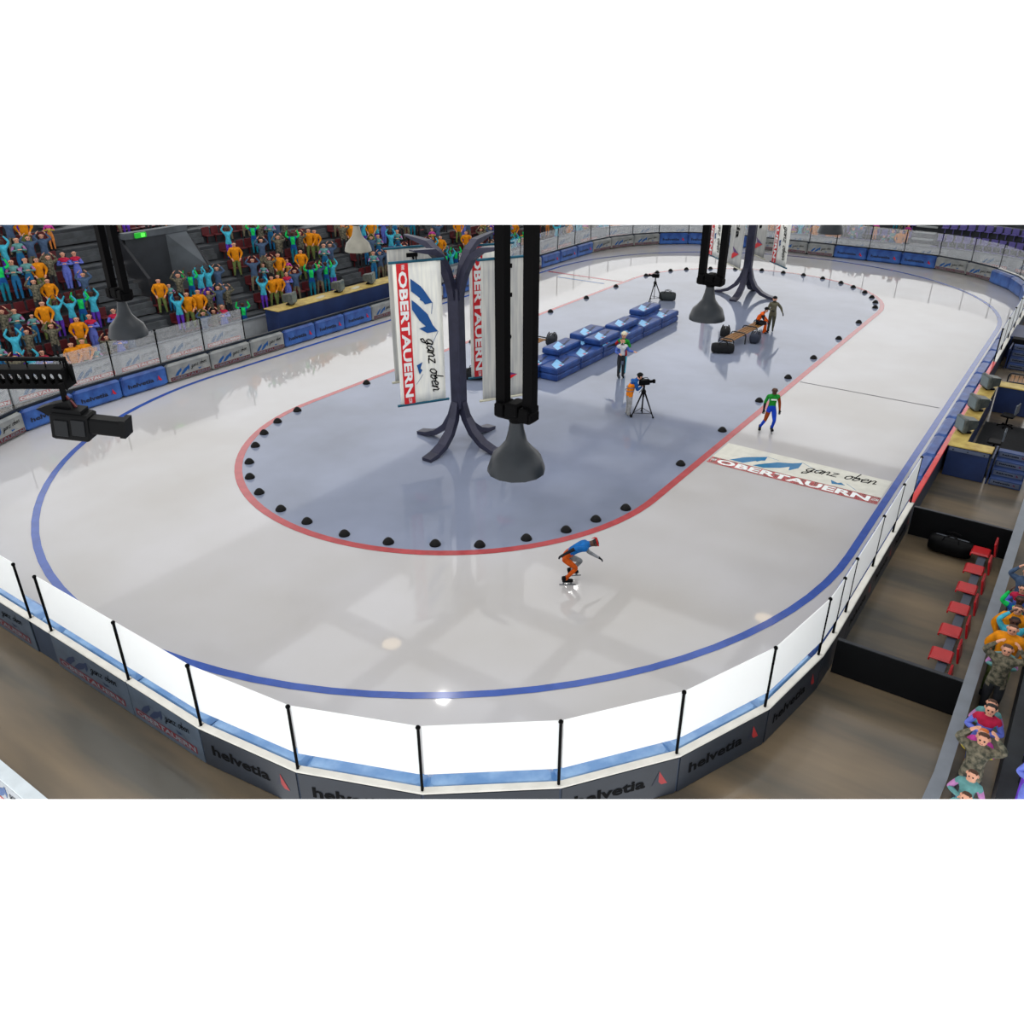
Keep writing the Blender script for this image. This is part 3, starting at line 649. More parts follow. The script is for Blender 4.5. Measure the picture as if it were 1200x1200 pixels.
for q in range(6): m.tube([(xa-.02-q*.2,ya+.08,za+.1),(xa-.02-q*.2,ya+.08,za+.2)],.008,6)
m.build('crane_arm',M_BLK,cr)
x1_,y1_,z1_=rel(82,452,9.0); x2,y2,z2=rel(82,520,9.0)
m=MB(); m.box((x1_+.01,0,(z1_+.0)-.22),(.035,.06,.62)); m.build('drop_bar',M_BLK,cr)
p=[rel(50,474,9.0),rel(66,468,9.0),rel(88,463,9.0),rel(92,475,9.0),rel(86,482,9.0),rel(64,484,9.0)]
m=MB(); m.prism([(a,c_) for a,b_,c_ in p],.12,Matrix.Translation((0,-.06,0))); m.build('mount_bracket',M_BLK2,cr)
p=[rel(83,455,9.0),rel(94,474,9.0),rel(83,476,9.0)]
m=MB(); m.prism([(a,c_) for a,b_,c_ in p],.03,Matrix.Translation((0,.0,0))); m.build('red_flag',M_SEATM,cr)
vx=thing('video_camera','black broadcast camera hung under the crane arm at the left','camera',CB,AZ)
tl=Matrix.Rotation(R(7),4,'Y')
cb=Vector(rel(87,497,9.0)); lc=Vector(rel(129,499,9.0))
m=MB(); m.box(cb,(.40,.24,.30),M=tl,bev=.02); m.box(cb+Vector((0,0,.17)),(.30,.18,.05),M=tl); m.build('camera_body',M_BLK2,vx)
m=MB(); m.box(lc,(.40,.18,.18),M=tl,bev=.02); m.box(lc+Vector((.17,0,-.01)),(.06,.2,.2),M=tl); m.build('lens_hood',M_BLK2,vx)
m=MB(); m.box(cb+Vector((-.08,-.125,0)),(.14,.02,.18),M=tl,bev=.005); m.box(cb+Vector((.1,-.125,0)),(.14,.02,.18),M=tl,bev=.005); m.build('side_panel',mat('camera_panel',(14,17,21),.4,spec=.2),vx)
# ------------------------------------------------------------------ right gangway: partitions, seats, desk
for x,lb in ((-12.15,'black partition across the gangway beyond the red seats'),(-20.05,'black partition across the gangway in front of the red seats')):
    m=MB(); m.box((x,-16.48,.45),(.08,2.6,.9)); m.box((x,-16.48,.905),(.1,2.6,.02),mi=1); tag(m.build('partition',[M_PART,M_RAILD]),lb,'partition')
st=thing('seat_row','row of red moulded seats on a grey beam beside the rink','seats',(0,0,0))
m=MB(); m.box((-16.3,-17.25,.33),(7.4,.2,.08)); m.build('beam',mat('beam_slate',(58,66,80),.5),st)
for x in (-13.5,-16.3,-19.1):
    m=MB(); m.box((x,-17.25,.15),(.12,.14,.3)); m.build('beam_foot',M_RAILD,st)
sp=MB(); sp.box((0,.02,0),(.5,.46,.07),bev=.03); sp.box((0,.24,-.04),(.5,.04,.09),bev=.015); spm=sp.mesh('seat',M_SEATR)
sb=MB(); sb.box((0,0,.24),(.48,.05,.42),bev=.02,M=Matrix.Rotation(R(-10),4,'X')); sbm=sb.mesh('backrest',M_SEATR)
for k in range(7):
    x=-12.95-1.13*k
    link('seat',spm,st,(x,-17.2,.42)); link('backrest',sbm,st,(x,-17.5,.42))
def desk(x0,x1,y0,y1,h,label,front):
    t=thing('officials_desk',label,'desk')
    m=MB(); m.box(((x0+x1)/2,(y0+y1)/2,h/2-.02),(x1-x0,y1-y0,h-.05)); m.build('desk_body',M_DESKB,t)
    m=MB(); m.box(((x0+x1)/2,(y0+y1)/2,h-.01),(x1-x0+.08,y1-y0+.1,.05),bev=.01); m.build('desk_top',M_DESKT,t)
    return t
d=desk(-7.05,-6.5,-16.45,-15.2,1.1,'blue cabinet with yellow top at the end of the scorers desk','x')
m=MB(); m.box((-7.09,-15.83,.98),(.03,1.2,.12)); m.build('top_panel',M_STEPG,d)
for y in (-15.35,-15.8,-16.3):
    m=MB(); m.sphere((-7.12,y,.98),.02,6); m.build('bolt',M_BLK,d)
d=desk(-6.45,1.2,-15.62,-15.18,1.1,'long narrow scorers desk with yellow top along the red rail','x')
desk(.6,1.2,-16.9,-15.7,1.1,'short blue desk end with yellow top behind the monitors','x')
m=MB(); m.box((-3.6,-16.55,.01),(5.6,1.7,.02)); tag(m.build('floor_sheet',M_DKC),'black sheet on the gangway floor behind the scorers desk','mat')  # flat black sheet laid over the void behind the desk
def steps(x,y,rz,label):
    t=thing('step_unit',label,'steps',(x,y,0),rz)
    for k in range(4):
        m=MB(); m.box((.14+.28*k,0,.12*(k+1)-.01),(.28,.95,.24*(k+1)/1-.02 if k==0 else .24*(k+1)-.02)); 
        m=MB(); m.box((.15+.3*k,0,.11*(k+1)),(.29,.95,.22*(k+1))); m.build('step',M_STEPB,t)
        m=MB(); m.box((.0+.3*k,0,.22*(k+1)-.11),(.02,.86,.15)); f=m.build('front_face',M_STEPG,t)
        g=helv_print(.8,.2); g.build('printed_logo',[M_LBLK,M_LPLUM,M_LREDD],t,M=Matrix.Translation((-.015+.3*k,.4,.22*(k+1)-.2))@Matrix.Rotation(-PI/2,4,'Z'))
    m=MB(); m.box((.6,.55,.46),(1.3,.05,.92)); m.build('side_panel',M_DESKB,t)
    return t
steps(-7.0,-17.1,0,'blue and grey steps with printed risers beside the scorers desk')
steps(7.3,-15.9,0,'second set of printed steps further along the gangway')
m=MB(); m.box((10.6,-16.3,.5),(2.6,2.4,1.0)); tag(m.build('equipment_chest',M_DESKB),'dark blue chest beyond the second set of steps','chest')
m=MB(); m.box((9.0,-16.2,.52),(.5,1.9,1.04)); tag(m.build('equipment_chest',M_PART),'black chest between the second steps and the blue chest','chest')
def crt(x,y,z,rz,label,s=1):
    t=thing('monitor',label,'monitor',(x,y,z),rz,'bulky monitors on the desks')
    m=MB(); m.box((0,-.15*s,.3*s),(.62*s,.14*s,.5*s),bev=.04); m.box((0,.08*s,.31*s),(.5*s,.4*s,.42*s),M=Matrix.Rotation(-PI/2,4,'X'),taper=.7); m.build('casing',M_CRT,t)
    m=MB(); m.box((0,-.226*s,.31*s),(.5*s,.01,.38*s)); m.build('screen',M_SCR,t)
    m=MB(); m.box((0,0,.03*s),(.34*s,.3*s,.06*s)); m.build('stand',M_BLK2,t)
    return t
for x,lb in ((-5.6,'nearest grey monitor on the scorers desk by the red rail'),(-3.0,'middle grey monitor on the scorers desk by the red rail'),(-.1,'farthest grey monitor on the scorers desk by the red rail')):
    crt(x,-15.42,1.12,PI+R(35),lb,1.05)
for x,y in ((-4.6,-15.5),(-1.6,-15.5)):
    m=MB(); m.box((0,0,.02),(.42,.2,.03),bev=.008); o=m.build('keyboard',M_KEY,None,(x,y,1.12),R(100)); tag(o,'pale keyboard on the scorers desk, %s monitor'%('beside the nearest' if x<-4 else 'beyond the middle'),'keyboard')
bench(3.2,-16.2,R(2),1.5,'slatted bench with tube frame beyond the scorers desk',2)
def chair(x,y,rz,label):
    t=thing('office_chair',label,'chair',(x,y,0),rz)
    m=MB(); m.box((0,0,.48),(.48,.46,.08),bev=.03); m.build('seat',M_BLK2,t)
    m=MB(); m.box((0,.24,.8),(.44,.06,.42),bev=.025); m.build('backrest',M_RAILG,t)
    m=MB(); m.tube([(0,0,.1),(0,0,.45)],.03,8); m.build('gas_lift',M_BLK,t)
    for k in range(5):
        a=k*2*PI/5; m=MB(); m.tube([(0,0,.1),(.28*math.cos(a),.28*math.sin(a),.07)],.02,6); m.sphere((.28*math.cos(a),.28*math.sin(a),.04),.035,6); m.build('leg',M_BLK,t)
    return t
chair(-4.2,-16.35,R(180),'dark swivel chair behind the scorers desk, nearer one'); chair(-1.0,-16.4,R(170),'dark swivel chair behind the scorers desk, farther one')
for x,lb in ((-.4,'grey instrument box on the gangway desk end'),):
    pass
# left side desk with monitors and papers
d=desk(-8.9,4.2,16.2,17.2,1.45,'long blue desk with wooden top behind the left boards','y')
for x,lb in ((-7.6,'grey monitor at the near end of the left desk'),(-4.1,'second grey monitor from the near end of the left desk'),(-1.6,'third grey monitor from the near end of the left desk'),(2.3,'fourth grey monitor from the near end of the left desk')):
    crt(x,16.7,1.48,R(25),lb,1.15)
for k,x in enumerate((-5.6,-2.9,.6,3.4)):
    m=MB(); m.box((0,0,.01),(.5,.3,.012)); m.box((.3,.05,.012),(.3,.22,.01)); tag(m.build('paper_stack',M_KEY,None,(x,16.6,1.47),R(15)),'pale papers on the left desk, %s from the near end'%nth(k),'paper','papers on the left desk')
# ------------------------------------------------------------------ people
def V(*a): return Vector(a)
BASE=dict(pelvis=(0,0,.93),spine=(0,0,1.10),chest=(0,0,1.30),neck=(0,.01,1.47),head=(0,-.01,1.64),
 shL=(.17,0,1.41),elL=(.24,.02,1.14),wrL=(.25,-.06,.90),shR=(-.17,0,1.41),elR=(-.24,.02,1.14),wrR=(-.25,-.06,.90),
 hiL=(.09,0,.88),knL=(.10,-.02,.48),anL=(.10,.02,.09),hiR=(-.09,0,.88),knR=(-.10,-.02,.48),anR=(-.10,.02,.09))
def dist_seg(p,a,b):
    ab=b-a; t=max(0,min(1,(p-a).dot(ab)/max(1e-9,ab.length_squared))); return (p-a-ab*t).length
def body(pose,zone,mats,bulk=1.0,face=(0,-1,0),fingers=True,hair=1,hood=False,puff=1.0,sub=1,toe=None,leg=1.0):
    """one continuous skinned figure; zone maps body zones to material slots; hair slot index in zone['hair']"""
    J={k:Vector(v) for k,v in {**BASE,**pose}.items()}
    vs=[];rad=[];ed=[];bones=[]
    def nv(p,r): vs.append(tuple(p)); rad.append(r); return len(vs)-1
    def bone(i,j,z): ed.append((i,j)); bones.append((Vector(vs[i]),Vector(vs[j]),z,(rad[i]+rad[j])/2))
    B=bulk
    pe=nv(J['pelvis'],.135*B); sp=nv(J['spine'],.125*B*puff); ch=nv(J['chest'],.15*B*puff); nb=nv(J['chest'].lerp(J['neck'],.72),.10*B)
    nk=nv(J['neck']+(J['head']-J['neck'])*.15,.056); up=(J['head']-J['neck']).normalized(); fc=Vector(face).normalized(); fc=(fc-up*fc.dot(up)).normalized(); sd=up.cross(fc)
    jw=nv(J['head']-up*.045+fc*.018,.080); sk=nv(J['head']+up*.035-fc*.006,.104); tp=nv(J['head']+up*.085-fc*.01,.075)
    bone(pe,sp,'pelvis'); bone(sp,ch,'torso'); bone(ch,nb,'torso'); bone(nb,nk,'neck'); bone(nk,jw,'head'); bone(jw,sk,'head'); bone(sk,tp,'head')
    for S in 'LR':
        s=nv(J['sh'+S],.072*B*puff); e=nv(J['el'+S],.052*B*puff); e2=nv(J['el'+S].lerp(J['wr'+S],.35),.048*B); w=nv(J['wr'+S],.032); d=(J['wr'+S]-J['el'+S]).normalized()
        m=nv(J['sh'+S].lerp(J['el'+S],.5),.058*B*puff)
        pa=nv(J['wr'+S]+d*.07,.034)
        bone(nb,s,'torso'); bone(s,m,'ua'+S); bone(m,e,'ua'+S); bone(e,e2,'fa'+S); bone(e2,w,'fa'+S); bone(w,pa,'hand')
        if fingers:
            q=d.cross(Vector((0,0,1))); q=q.normalized() if q.length>.1 else Vector((1,0,0)); r_=d.cross(q)
            for k,(o,l) in enumerate(((-.03,.06),(-.01,.07),(.012,.065),(.032,.05))):
                a=nv(Vector(vs[pa])+d*.035+q*o,.0105); b=nv(Vector(vs[pa])+d*(.035+l*.6)+q*o*1.15+r_*.012,.0095); c=nv(Vector(vs[pa])+d*(.035+l)+q*o*1.2+r_*.032,.008)
                bone(pa,a,'hand'); bone(a,b,'hand'); bone(b,c,'hand')
            a=nv(J['wr'+S]+d*.045-q*.045,.012); b=nv(J['wr'+S]+d*.085-q*.062+r_*.01,.010); bone(pa,a,'hand'); bone(a,b,'hand')
        h=nv(J['hi'+S],.098*B*leg); m=nv(J['hi'+S].lerp(J['kn'+S],.5),.082*B*leg); k=nv(J['kn'+S],.062*B*leg); c=nv(J['kn'+S].lerp(J['an'+S],.35),.058*B*leg); a=nv(J['an'+S],.042*leg)
        td=Vector(toe[S]) if toe else Vector((0,-.17,-.05)); t=nv(J['an'+S]+td,.034); hl=nv(J['an'+S]-td*.3+Vector((0,0,-.045)),.034)
        bone(pe,h,'pelvis'); bone(h,m,'th'+S); bone(m,k,'th'+S); bone(k,c,'si'+S); bone(c,a,'si'+S); bone(a,t,'foot'); bone(a,hl,'foot')
    me=bpy.data.meshes.new('figure'); me.from_pydata(vs,ed,[]); ob=bpy.data.objects.new('figure',me); COL.objects.link(ob)
    md=ob.modifiers.new('Skin','SKIN'); md.use_smooth_shade=True; md.branch_smoothing=.3
    for i,sv in enumerate(me.skin_vertices[0].data): sv.radius=(rad[i]*1.12,rad[i]*1.12); sv.use_root=(i==0)
    m2=ob.modifiers.new('Sub','SUBSURF'); m2.levels=sub; m2.render_levels=sub
    bpy.context.view_layer.update(); dg=bpy.context.evaluated_depsgraph_get()
    out=bpy.data.meshes.new_from_object(ob.evaluated_get(dg)); bpy.data.objects.remove(ob); bpy.data.meshes.remove(me)
    names=list(zone.keys())
    out.materials.clear()
    for m in mats: out.materials.append(m)
    hc=J['head']; mi=[]
    for p in out.polygons:
        c=p.center; best=None;bd=1e9
        for a,b,z,r in bones:
            d_=dist_seg(c,a,b)-r
            if d_<bd: bd=d_;best=z
        z=zone.get(best,zone.get(best[:2],zone.get('torso')))
        if best=='torso' and 'front' in zone and (c-J['chest']).dot(fc)>.04 and abs((c-J['chest']).dot(sd))<.085: z=zone['front']
        if best=='torso' and 'yoke' in zone and c.z>J['chest'].z+.02: z=zone['yoke']
        if best=='pelvis' and 'hem' in zone and c.z>J['pelvis'].z-.10: z=zone['hem']
        if best=='head':
            r=c-hc; z=zone['skin']
            if hair and (r.dot(up)>.075 or (r.dot(fc)<.005 and r.dot(up)>-.055) or (r.dot(up)>.055 and abs(r.dot(sd))>.06)): z=zone['hair']
            if hair==2 and r.dot(fc)<.03: z=zone['hair']
        mi.append(z)
    out.polygons.foreach_set('material_index',mi)
    # eyes, brows, nose, mouth and ears joined on
    mb=MB(); dk=zone['dark']
    for s in (-1,1):
        e=hc+fc*.088+sd*.033*s+up*.012; mb.sphere(e,.0125,6,dk); 
        mb.box(hc+fc*.098+sd*.033*s+up*.035,(.03,.01,.008),math.atan2(sd.y,sd.x),dk)
        mb.sphere(hc+sd*.098*s-fc*.005,.024,6,zone['skin'],(.6,1,1.3))
    mb.sphere(hc+fc*.102-up*.012,.015,6,zone['skin'],(1,1,1.5)); mb.box(hc+fc*.09-up*.048,(.042,.012,.008),math.atan2(sd.y,sd.x),zone.get('lip',dk))
    f2=mb.mesh('face',list(mats)); bm=bmesh.new(); bm.from_mesh(out); bm.from_mesh(f2); bm.to_mesh(out); bm.free(); bpy.data.meshes.remove(f2)
    out.name='person'; out.shade_smooth()
    return out
UPV=dict(elL=(.30,-.02,1.60),wrL=(.14,-.06,1.84),elR=(-.30,-.02,1.60),wrR=(-.14,-.06,1.84))
UPH=dict(elL=(.36,-.03,1.52),wrL=(.20,-.05,1.74),elR=(-.36,-.03,1.52),wrR=(-.20,-.05,1.74))
FOLD=dict(elL=(.29,-.02,1.17),wrL=(.06,-.22,1.24),elR=(-.29,-.02,1.17),wrR=(-.06,-.24,1.24))
POCK=dict(elL=(.34,.02,1.18),wrL=(.22,-.12,.98),elR=(-.34,.02,1.18),wrR=(-.22,-.12,.98))
ST=dict(knL=(.13,-.02,.48),anL=(.16,.02,.09),knR=(-.13,-.02,.48),anR=(-.16,.02,.09))
LIP=mat('lips',(150,84,76),.6)
KINDS={
'orange':('in an orange puffer jacket and khaki trousers',body({**POCK,**ST,'shL':(.2,0,1.41),'shR':(-.2,0,1.41)},dict(torso=0,ua=0,fa=0,hem=0,pelvis=1,th=1,si=1,foot=4,hand=2,neck=2,skin=2,hair=3,dark=4,lip=5),[ORG,KHA,SKIN,HBRN,BLKC,LIP],1.12,puff=1.3)),
'cyan':('in a cyan top and purple trousers, arms raised',body({**UPV},dict(torso=0,ua=0,fa=0,pelvis=1,hem=0,th=1,si=1,foot=4,hand=2,neck=2,skin=2,hair=3,dark=4,lip=5),[CYN,PUR,SKIND,HBLK,BLKC,LIP],.95,hair=1)),
'teal':('in a grey-teal shirt with mauve sleeves and blue jeans, arms folded',body({**FOLD},dict(torso=0,ua=5,fa=0,front=0,pelvis=1,th=1,si=1,foot=4,hand=2,neck=2,skin=2,hair=3,dark=4,lip=2),[TEA,JEA,SKIN,HBRN,BLKC,PNK],.95)),
'denim':('in a slate blue padded jacket and tan trousers, hands up',body({**UPH,**ST},dict(torso=0,ua=0,fa=0,hem=0,pelvis=1,th=1,si=1,foot=4,hand=2,neck=2,skin=2,hair=3,dark=4,lip=5),[DEN,TAN,SKIN,HBLK,BLKC,LIP],1.05,puff=1.12)),
'camo':('in a camouflage jacket and charcoal trousers, hands up',body({**UPH},dict(torso=0,ua=0,fa=0,hem=0,pelvis=1,th=1,si=1,foot=4,hand=2,neck=2,skin=2,hair=3,dark=4,lip=5),[CAMO,DGR,SKIN,HBRN,BLKC,LIP],1.05,puff=1.1)),
'magenta':('in a magenta and yellow top with light orange trousers',body({**FOLD},dict(torso=5,front=0,yoke=5,ua=5,fa=0,pelvis=1,th=1,si=1,foot=4,hand=2,neck=2,skin=2,hair=3,dark=4,lip=2),[YEL,LOR,SKIN,HORG,BLKC,MAG],.9)),
'green':('',body({**UPH,'wrL':(.26,-.05,1.80),'wrR':(-.26,-.05,1.80)},dict(torso=0,ua=5,fa=5,front=5,hem=0,pelvis=1,th=1,si=1,foot=4,hand=2,neck=2,skin=2,hair=3,dark=4,lip=4),[NAV,TTR,SKIND,HBLK,BLKC,GRN],1.0)),
'crimson':('in a crimson top and periwinkle skirt suit, arms folded',body({**FOLD,'knL':(.07,0,.48),'anL':(.06,.02,.09),'knR':(-.07,0,.48),'anR':(-.06,.02,.09)},dict(torso=1,yoke=0,ua=1,fa=1,pelvis=1,th=1,si=1,foot=4,hand=2,neck=0,skin=2,hair=3,dark=4,lip=0),[CRI,PER,SKIN,HBLK,BLKC],.95,hair=2,leg=1.25)),
}
SHORT=dict(orange='fan in orange puffer jacket',cyan='fan in cyan top',teal='fan in grey-teal shirt',denim='fan in slate blue jacket',camo='fan in camouflage jacket',magenta='fan in magenta and yellow',green='fan with bright green sleeves',crimson='fan in crimson top')
SEQ=['orange','teal','camo','denim','cyan','orange','green','camo','denim','crimson','teal','magenta','orange','denim','camo','cyan']
def seen(p,mg=12):
    x,y,z=project(p); return z>1 and -mg<x<1200+mg and 262<y<938
def face_cam(x,y): return math.atan2(CAM.y-y,CAM.x-x)+PI/2
NPERS=0
def spectator(kind,x,y,z,label,group,sc=1.0):
    global NPERS
    o=bpy.data.objects.new('person',KINDS[kind][1]); COL.objects.link(o); o.location=(x,y,z); o.rotation_euler=(0,0,face_cam(x,y)+random.uniform(-.15,.15)); o.scale=(sc,sc,sc)
    tag(o,label,'person',group); NPERS+=1; return o
def walk(d,step):
    P=ring(d); P=P[6:]+P[:6]; out=[]; acc=0
    for a,b in zip(P,P[1:]+P[:1]):
        l=(b-a).length; t=acc
        while t<l: out.append((a.lerp(b,t/l),(b-a).normalized())); t+=step
        acc=t-l
    return out
def free(p,i):
    x,y=p.x,p.y
    if y>12 and x<24:
        if any(a-.15<x<b+.15 for a,b in AISL): return False
        if vom(x,y) and 3<=i<6: return False
        
    if x>30 and -7<y<-5.2: return False
    return True
PLACED=[]; CR=random.Random(11); SEATS=[]; rowcount={}
sdn=lambda p:'left' if (p.y>0 and p.x<24) else ('far' if p.x>=24 else 'right')
for i in range(0,12):
    k=0
    for p,u in walk(rowoff(i)+.32,.58):
        s=sdn(p)
        if s=='right': continue
        k+=1
        if not free(p,i): continue
        z=rowz(i)
        if i==0 and s=='left' and p.x>-9.4 and p.x<4.6: continue
        n=Vector((-u.y,u.x,0))
        if seen((p.x,p.y,z+.5),4): SEATS.append((p.x+n.x*.36,p.y+n.y*.36,z,math.atan2(u.y,u.x),s,i))
        if not seen((p.x,p.y,z+.45),8): continue
        dens={'left':.8,'far':.8}[s]
        if s=='far' and i<=2 and p.y<-7: continue
        if s=='left' and p.x<-21.5 and i<2: continue
        if CR.random()>dens: continue
        if NPERS>270: continue
        if any((q.xy-p.xy).length<.56 for q in PLACED): continue
        PLACED.append(p.copy())
        kd=SEQ[CR.randrange(len(SEQ))]; key=(s,i); c_=rowcount.get(key,0); rowcount[key]=c_+1
        kid=kd=='magenta' or (kd=='teal' and CR.random()<.3)
        spectator(kd,p.x+CR.uniform(-.08,.08),p.y,z,'%s, row %d of the %s stand, %s from its left'%(SHORT[kd],i+1,s,nth(c_)),'crowd in the %s stand'%s,CR.uniform(.78,.85) if kid else CR.uniform(.98,1.08))
# right stand, lower right corner of the picture
RS=[('orange',-18.0,1.08),('cyan',-18.45,1.05),('orange',-18.95,1.1),('teal',-19.35,.95),('camo',-19.8,1.1),('teal',-21.45,.95),('crimson',-21.85,1.05),('magenta',-22.35,.92),('camo',-22.9,1.1),('teal',-23.65,.95),('teal',-24.15,.9),('green',-17.3,1.0),('crimson',-16.6,.95),('denim',-15.9,1.0)]
for q,(kd,x,sc) in enumerate(RS):
    spectator(kd,x,-18.32,.02,'%s, front walkway of the right stand, %s from the bottom'%(SHORT[kd],nth(sorted(r[1] for r in RS).index(x))),'crowd in the right stand',sc)
for q,(kd,x,y,z) in enumerate((('cyan',-22.35,-19.2,.78),('cyan',-21.7,-19.2,.78),('orange',-21.0,-19.25,.78),('cyan',-23.0,-19.2,.78),('crimson',-23.6,-19.2,.78))):
    spectator(kd,x,y,z,'%s, second row of the right stand, %s from the bottom'%(SHORT[kd],nth(sorted((-23.6,-23.0,-22.35,-21.7,-21.0)).index(x))),'crowd in the right stand')
# seats
sm=MB(); sm.box((0,0,.42),(.46,.42,.06),bev=.02); sm.box((0,.22,.64),(.46,.05,.42),bev=.015); sm.box((0,.16,.2),(.06,.06,.4))
SM={'seat_m':sm.mesh('stadium_seat',M_SEATM),'seat_p':sm.mesh('stadium_seat',M_SEATP),'seat_d':sm.mesh('stadium_seat',M_SEATD)}
for k in range(9): SEATS.append((-24.2+.62*k,-19.45,.78,PI,'right',1))
SEATS.sort(key=lambda s:(Vector(s[:3])-CAM).length)
sc_={}
rest=MB()
for q,(x,y,z,a,s,i) in enumerate(SEATS):
    col='p' if s=='far' else ('d' if s=='right' else 'm')
    if q<290:
        n=sc_.get((s,i),0); sc_[(s,i)]=n+1
        o=link('stadium_seat',SM['seat_'+col],None,(x,y,z),a)
        tag(o,'%s plastic seat, row %d of the %s stand, %s from its near end'%({'p':'violet','d':'indigo','m':'maroon'}[col],i+1,s,nth(n)),'seat','seats in the %s stand'%s)
    else:
        T=Matrix.Translation((x,y,z))@Matrix.Rotation(a,4,'Z'); rest.add([T@Vector(v) for v in sm.v],sm.f,0 if s!='far' else 1)
if rest.v: tag(rest.build('stadium_seats',[M_SEATM,M_SEATP]),'remaining distant seats high in the left and far stands','seats',kind='stuff')
# ------------------------------------------------------------------ the skaters and crew on the ice
def skate(par,pos,rz,tilt=0):
    T=Matrix.Translation(pos)@Matrix.Rotation(rz,4,'Z')
    b=MB(); b.box((0,-.05,.13),(.10,.28,.10),bev=.03); b.box((0,.04,.2),(.095,.13,.12),bev=.03); o=b.build('skate_boot',M_BLK2,par,M=T)
    b=MB(); b.box((0,-.05,.015),(.008,.42,.03)); b.box((0,.05,.055),(.02,.05,.06)); b.box((0,-.14,.055),(.02,.05,.06)); b.build('blade',M_STEEL,o)
def person(mesh,x,y,rz,label,z=0.004,sc=1.05):
    o=bpy.data.objects.new('person',mesh); COL.objects.link(o); o.location=(x,y,z); o.rotation_euler=(0,0,rz); o.scale=(sc,)*3; return tag(o,label,'person')
RD=math.atan2(RT.y,RT.x)+PI/2          # facing right as seen by the camera
def hairpiece(par,c,m,name='hair',r=.112,up=(0,0,1),back=(0,.02,0)):
    b=MB(); b.sphere((c[0]+back[0],c[1]+back[1],c[2]+back[2]),r,14,0,(1,1.05,1.0),half=True); return b.build(name,m,par,smooth=True)
m1=body(dict(pelvis=(0,.16,.80),spine=(0,-.02,.96),chest=(0,-.22,1.08),neck=(0,-.42,1.15),head=(0,-.60,1.20),shL=(.17,-.34,1.12),elL=(.16,-.44,.84),wrL=(.14,-.70,.68),shR=(-.17,-.34,1.12),elR=(-.24,-.08,1.16),wrR=(-.30,.20,1.02),
 hiL=(.10,.14,.76),knL=(.13,-.28,.58),anL=(.24,-.02,.22),hiR=(-.10,.16,.76),knR=(-.10,-.14,.50),anR=(-.10,.14,.17)),
 dict(torso=0,uaL=2,faL=2,uaR=0,faR=5,hand=5,pelvis=1,thR=1,siR=1,thL=2,siL=2,foot=5,neck=3,skin=3,hair=4,dark=5),[SBL,SOR,SGR,SKIND,HBLK,BLKC],.95,face=(0,-1,-.25),sub=2)
s1=person(m1,-20.3,-8.3,RD,'crouching speed skater in blue, orange and grey suit leaning forward on the ice')
skate(s1,(-.10,.12,0),0); skate(s1,(.24,-.04,.05),R(6))
hu=Vector((0,-.18,.05)).normalized(); hf=Vector((0,-1,-.25)).normalized(); hf=(hf-hu*hf.dot(hu)).normalized(); hs=hu.cross(hf); hc_=Vector((0,-.60,1.20))+hu*.05
hb=MB(); hb.tube([hc_+(hf*math.cos(q*PI/8)+hs*math.sin(q*PI/8))*.104 for q in range(17)],.02,6,flat=.7); hb.tube([hc_-hf*.1,hc_-hf*.14-hu*.04,hc_-hf*.13-hu*.12],[.03,.018,.006],6); hb.build('headband',REDC,s1)
m2_=body(dict(chest=(0,-.04,1.30),neck=(0,-.06,1.47),head=(0,-.08,1.64),elL=(.26,.05,1.14),wrL=(.28,-.02,.90),elR=(-.25,.05,1.14),wrR=(-.27,-.02,.90),
 knL=(.14,-.10,.50),anL=(.12,.06,.17),knR=(-.16,.0,.50),anR=(-.30,.10,.17),hiL=(.09,0,.88),hiR=(-.09,0,.88)),
 dict(torso=0,pelvis=1,uaL=2,faL=2,uaR=0,faR=5,hand=5,thL=1,siL=1,thR=2,siR=1,foot=5,neck=3,skin=3,hair=4,dark=5),[SGN,SRB,SBR,SKIND,HBRN,BLKC],.95,sub=2)
s2=person(m2_,-6.85,-9.0,face_cam(-6.85,-9.0)+.2,'upright speed skater in a green and royal blue suit near the red line')
skate(s2,(.12,.04,0),0); skate(s2,(-.30,.08,0),R(-10))
nb_=MB(); nb_.box((0,-.185,1.33),(.2,.02,.05),bev=.005); nb_.build('chest_number',M_LWHT,s2)
m3=body(dict(elL=(.30,-.05,1.20),wrL=(.42,-.28,1.22),elR=(-.27,.02,1.16),wrR=(-.20,-.22,1.15)),dict(torso=0,front=5,yoke=5,ua=0,fa=0,hem=1,pelvis=1,th=1,si=1,foot=4,hand=2,neck=4,skin=2,hair=3,dark=4),[LBL,DGR,SKIN,HBRN,BLKC,WHT],1.1,sub=2)
s3=person(m3,-4.35,-1.25,face_cam(-4.35,-1.25)+.35,'helper in light blue and white jacket with charcoal trousers in front of the mats')
b=MB(); b.box((0,-.135,.72),(.1,.02,.16),bev=.005); b.build('leg_number',M_STEPG,s3)
m4=body(dict(elL=(.28,.0,1.18),wrL=(.14,-.22,1.30),elR=(-.34,.06,1.22),wrR=(-.50,-.04,1.16)),dict(torso=0,uaL=0,faL=0,uaR=1,faR=4,hand=4,pelvis=1,th=5,si=5,foot=4,neck=0,skin=2,hair=3,dark=4),[SGN,REDC,SKIN,BONE,BLKC,CYN],1.0,sub=2)
s4=person(m4,-3.86,-1.06,face_cam(-4.4,-.8)-.3,'helper with a pale round helmet and green top close behind the one in light blue',sc=1.12)
hairpiece(s4,(0,-.01,1.665),BONE,'helmet',.128)
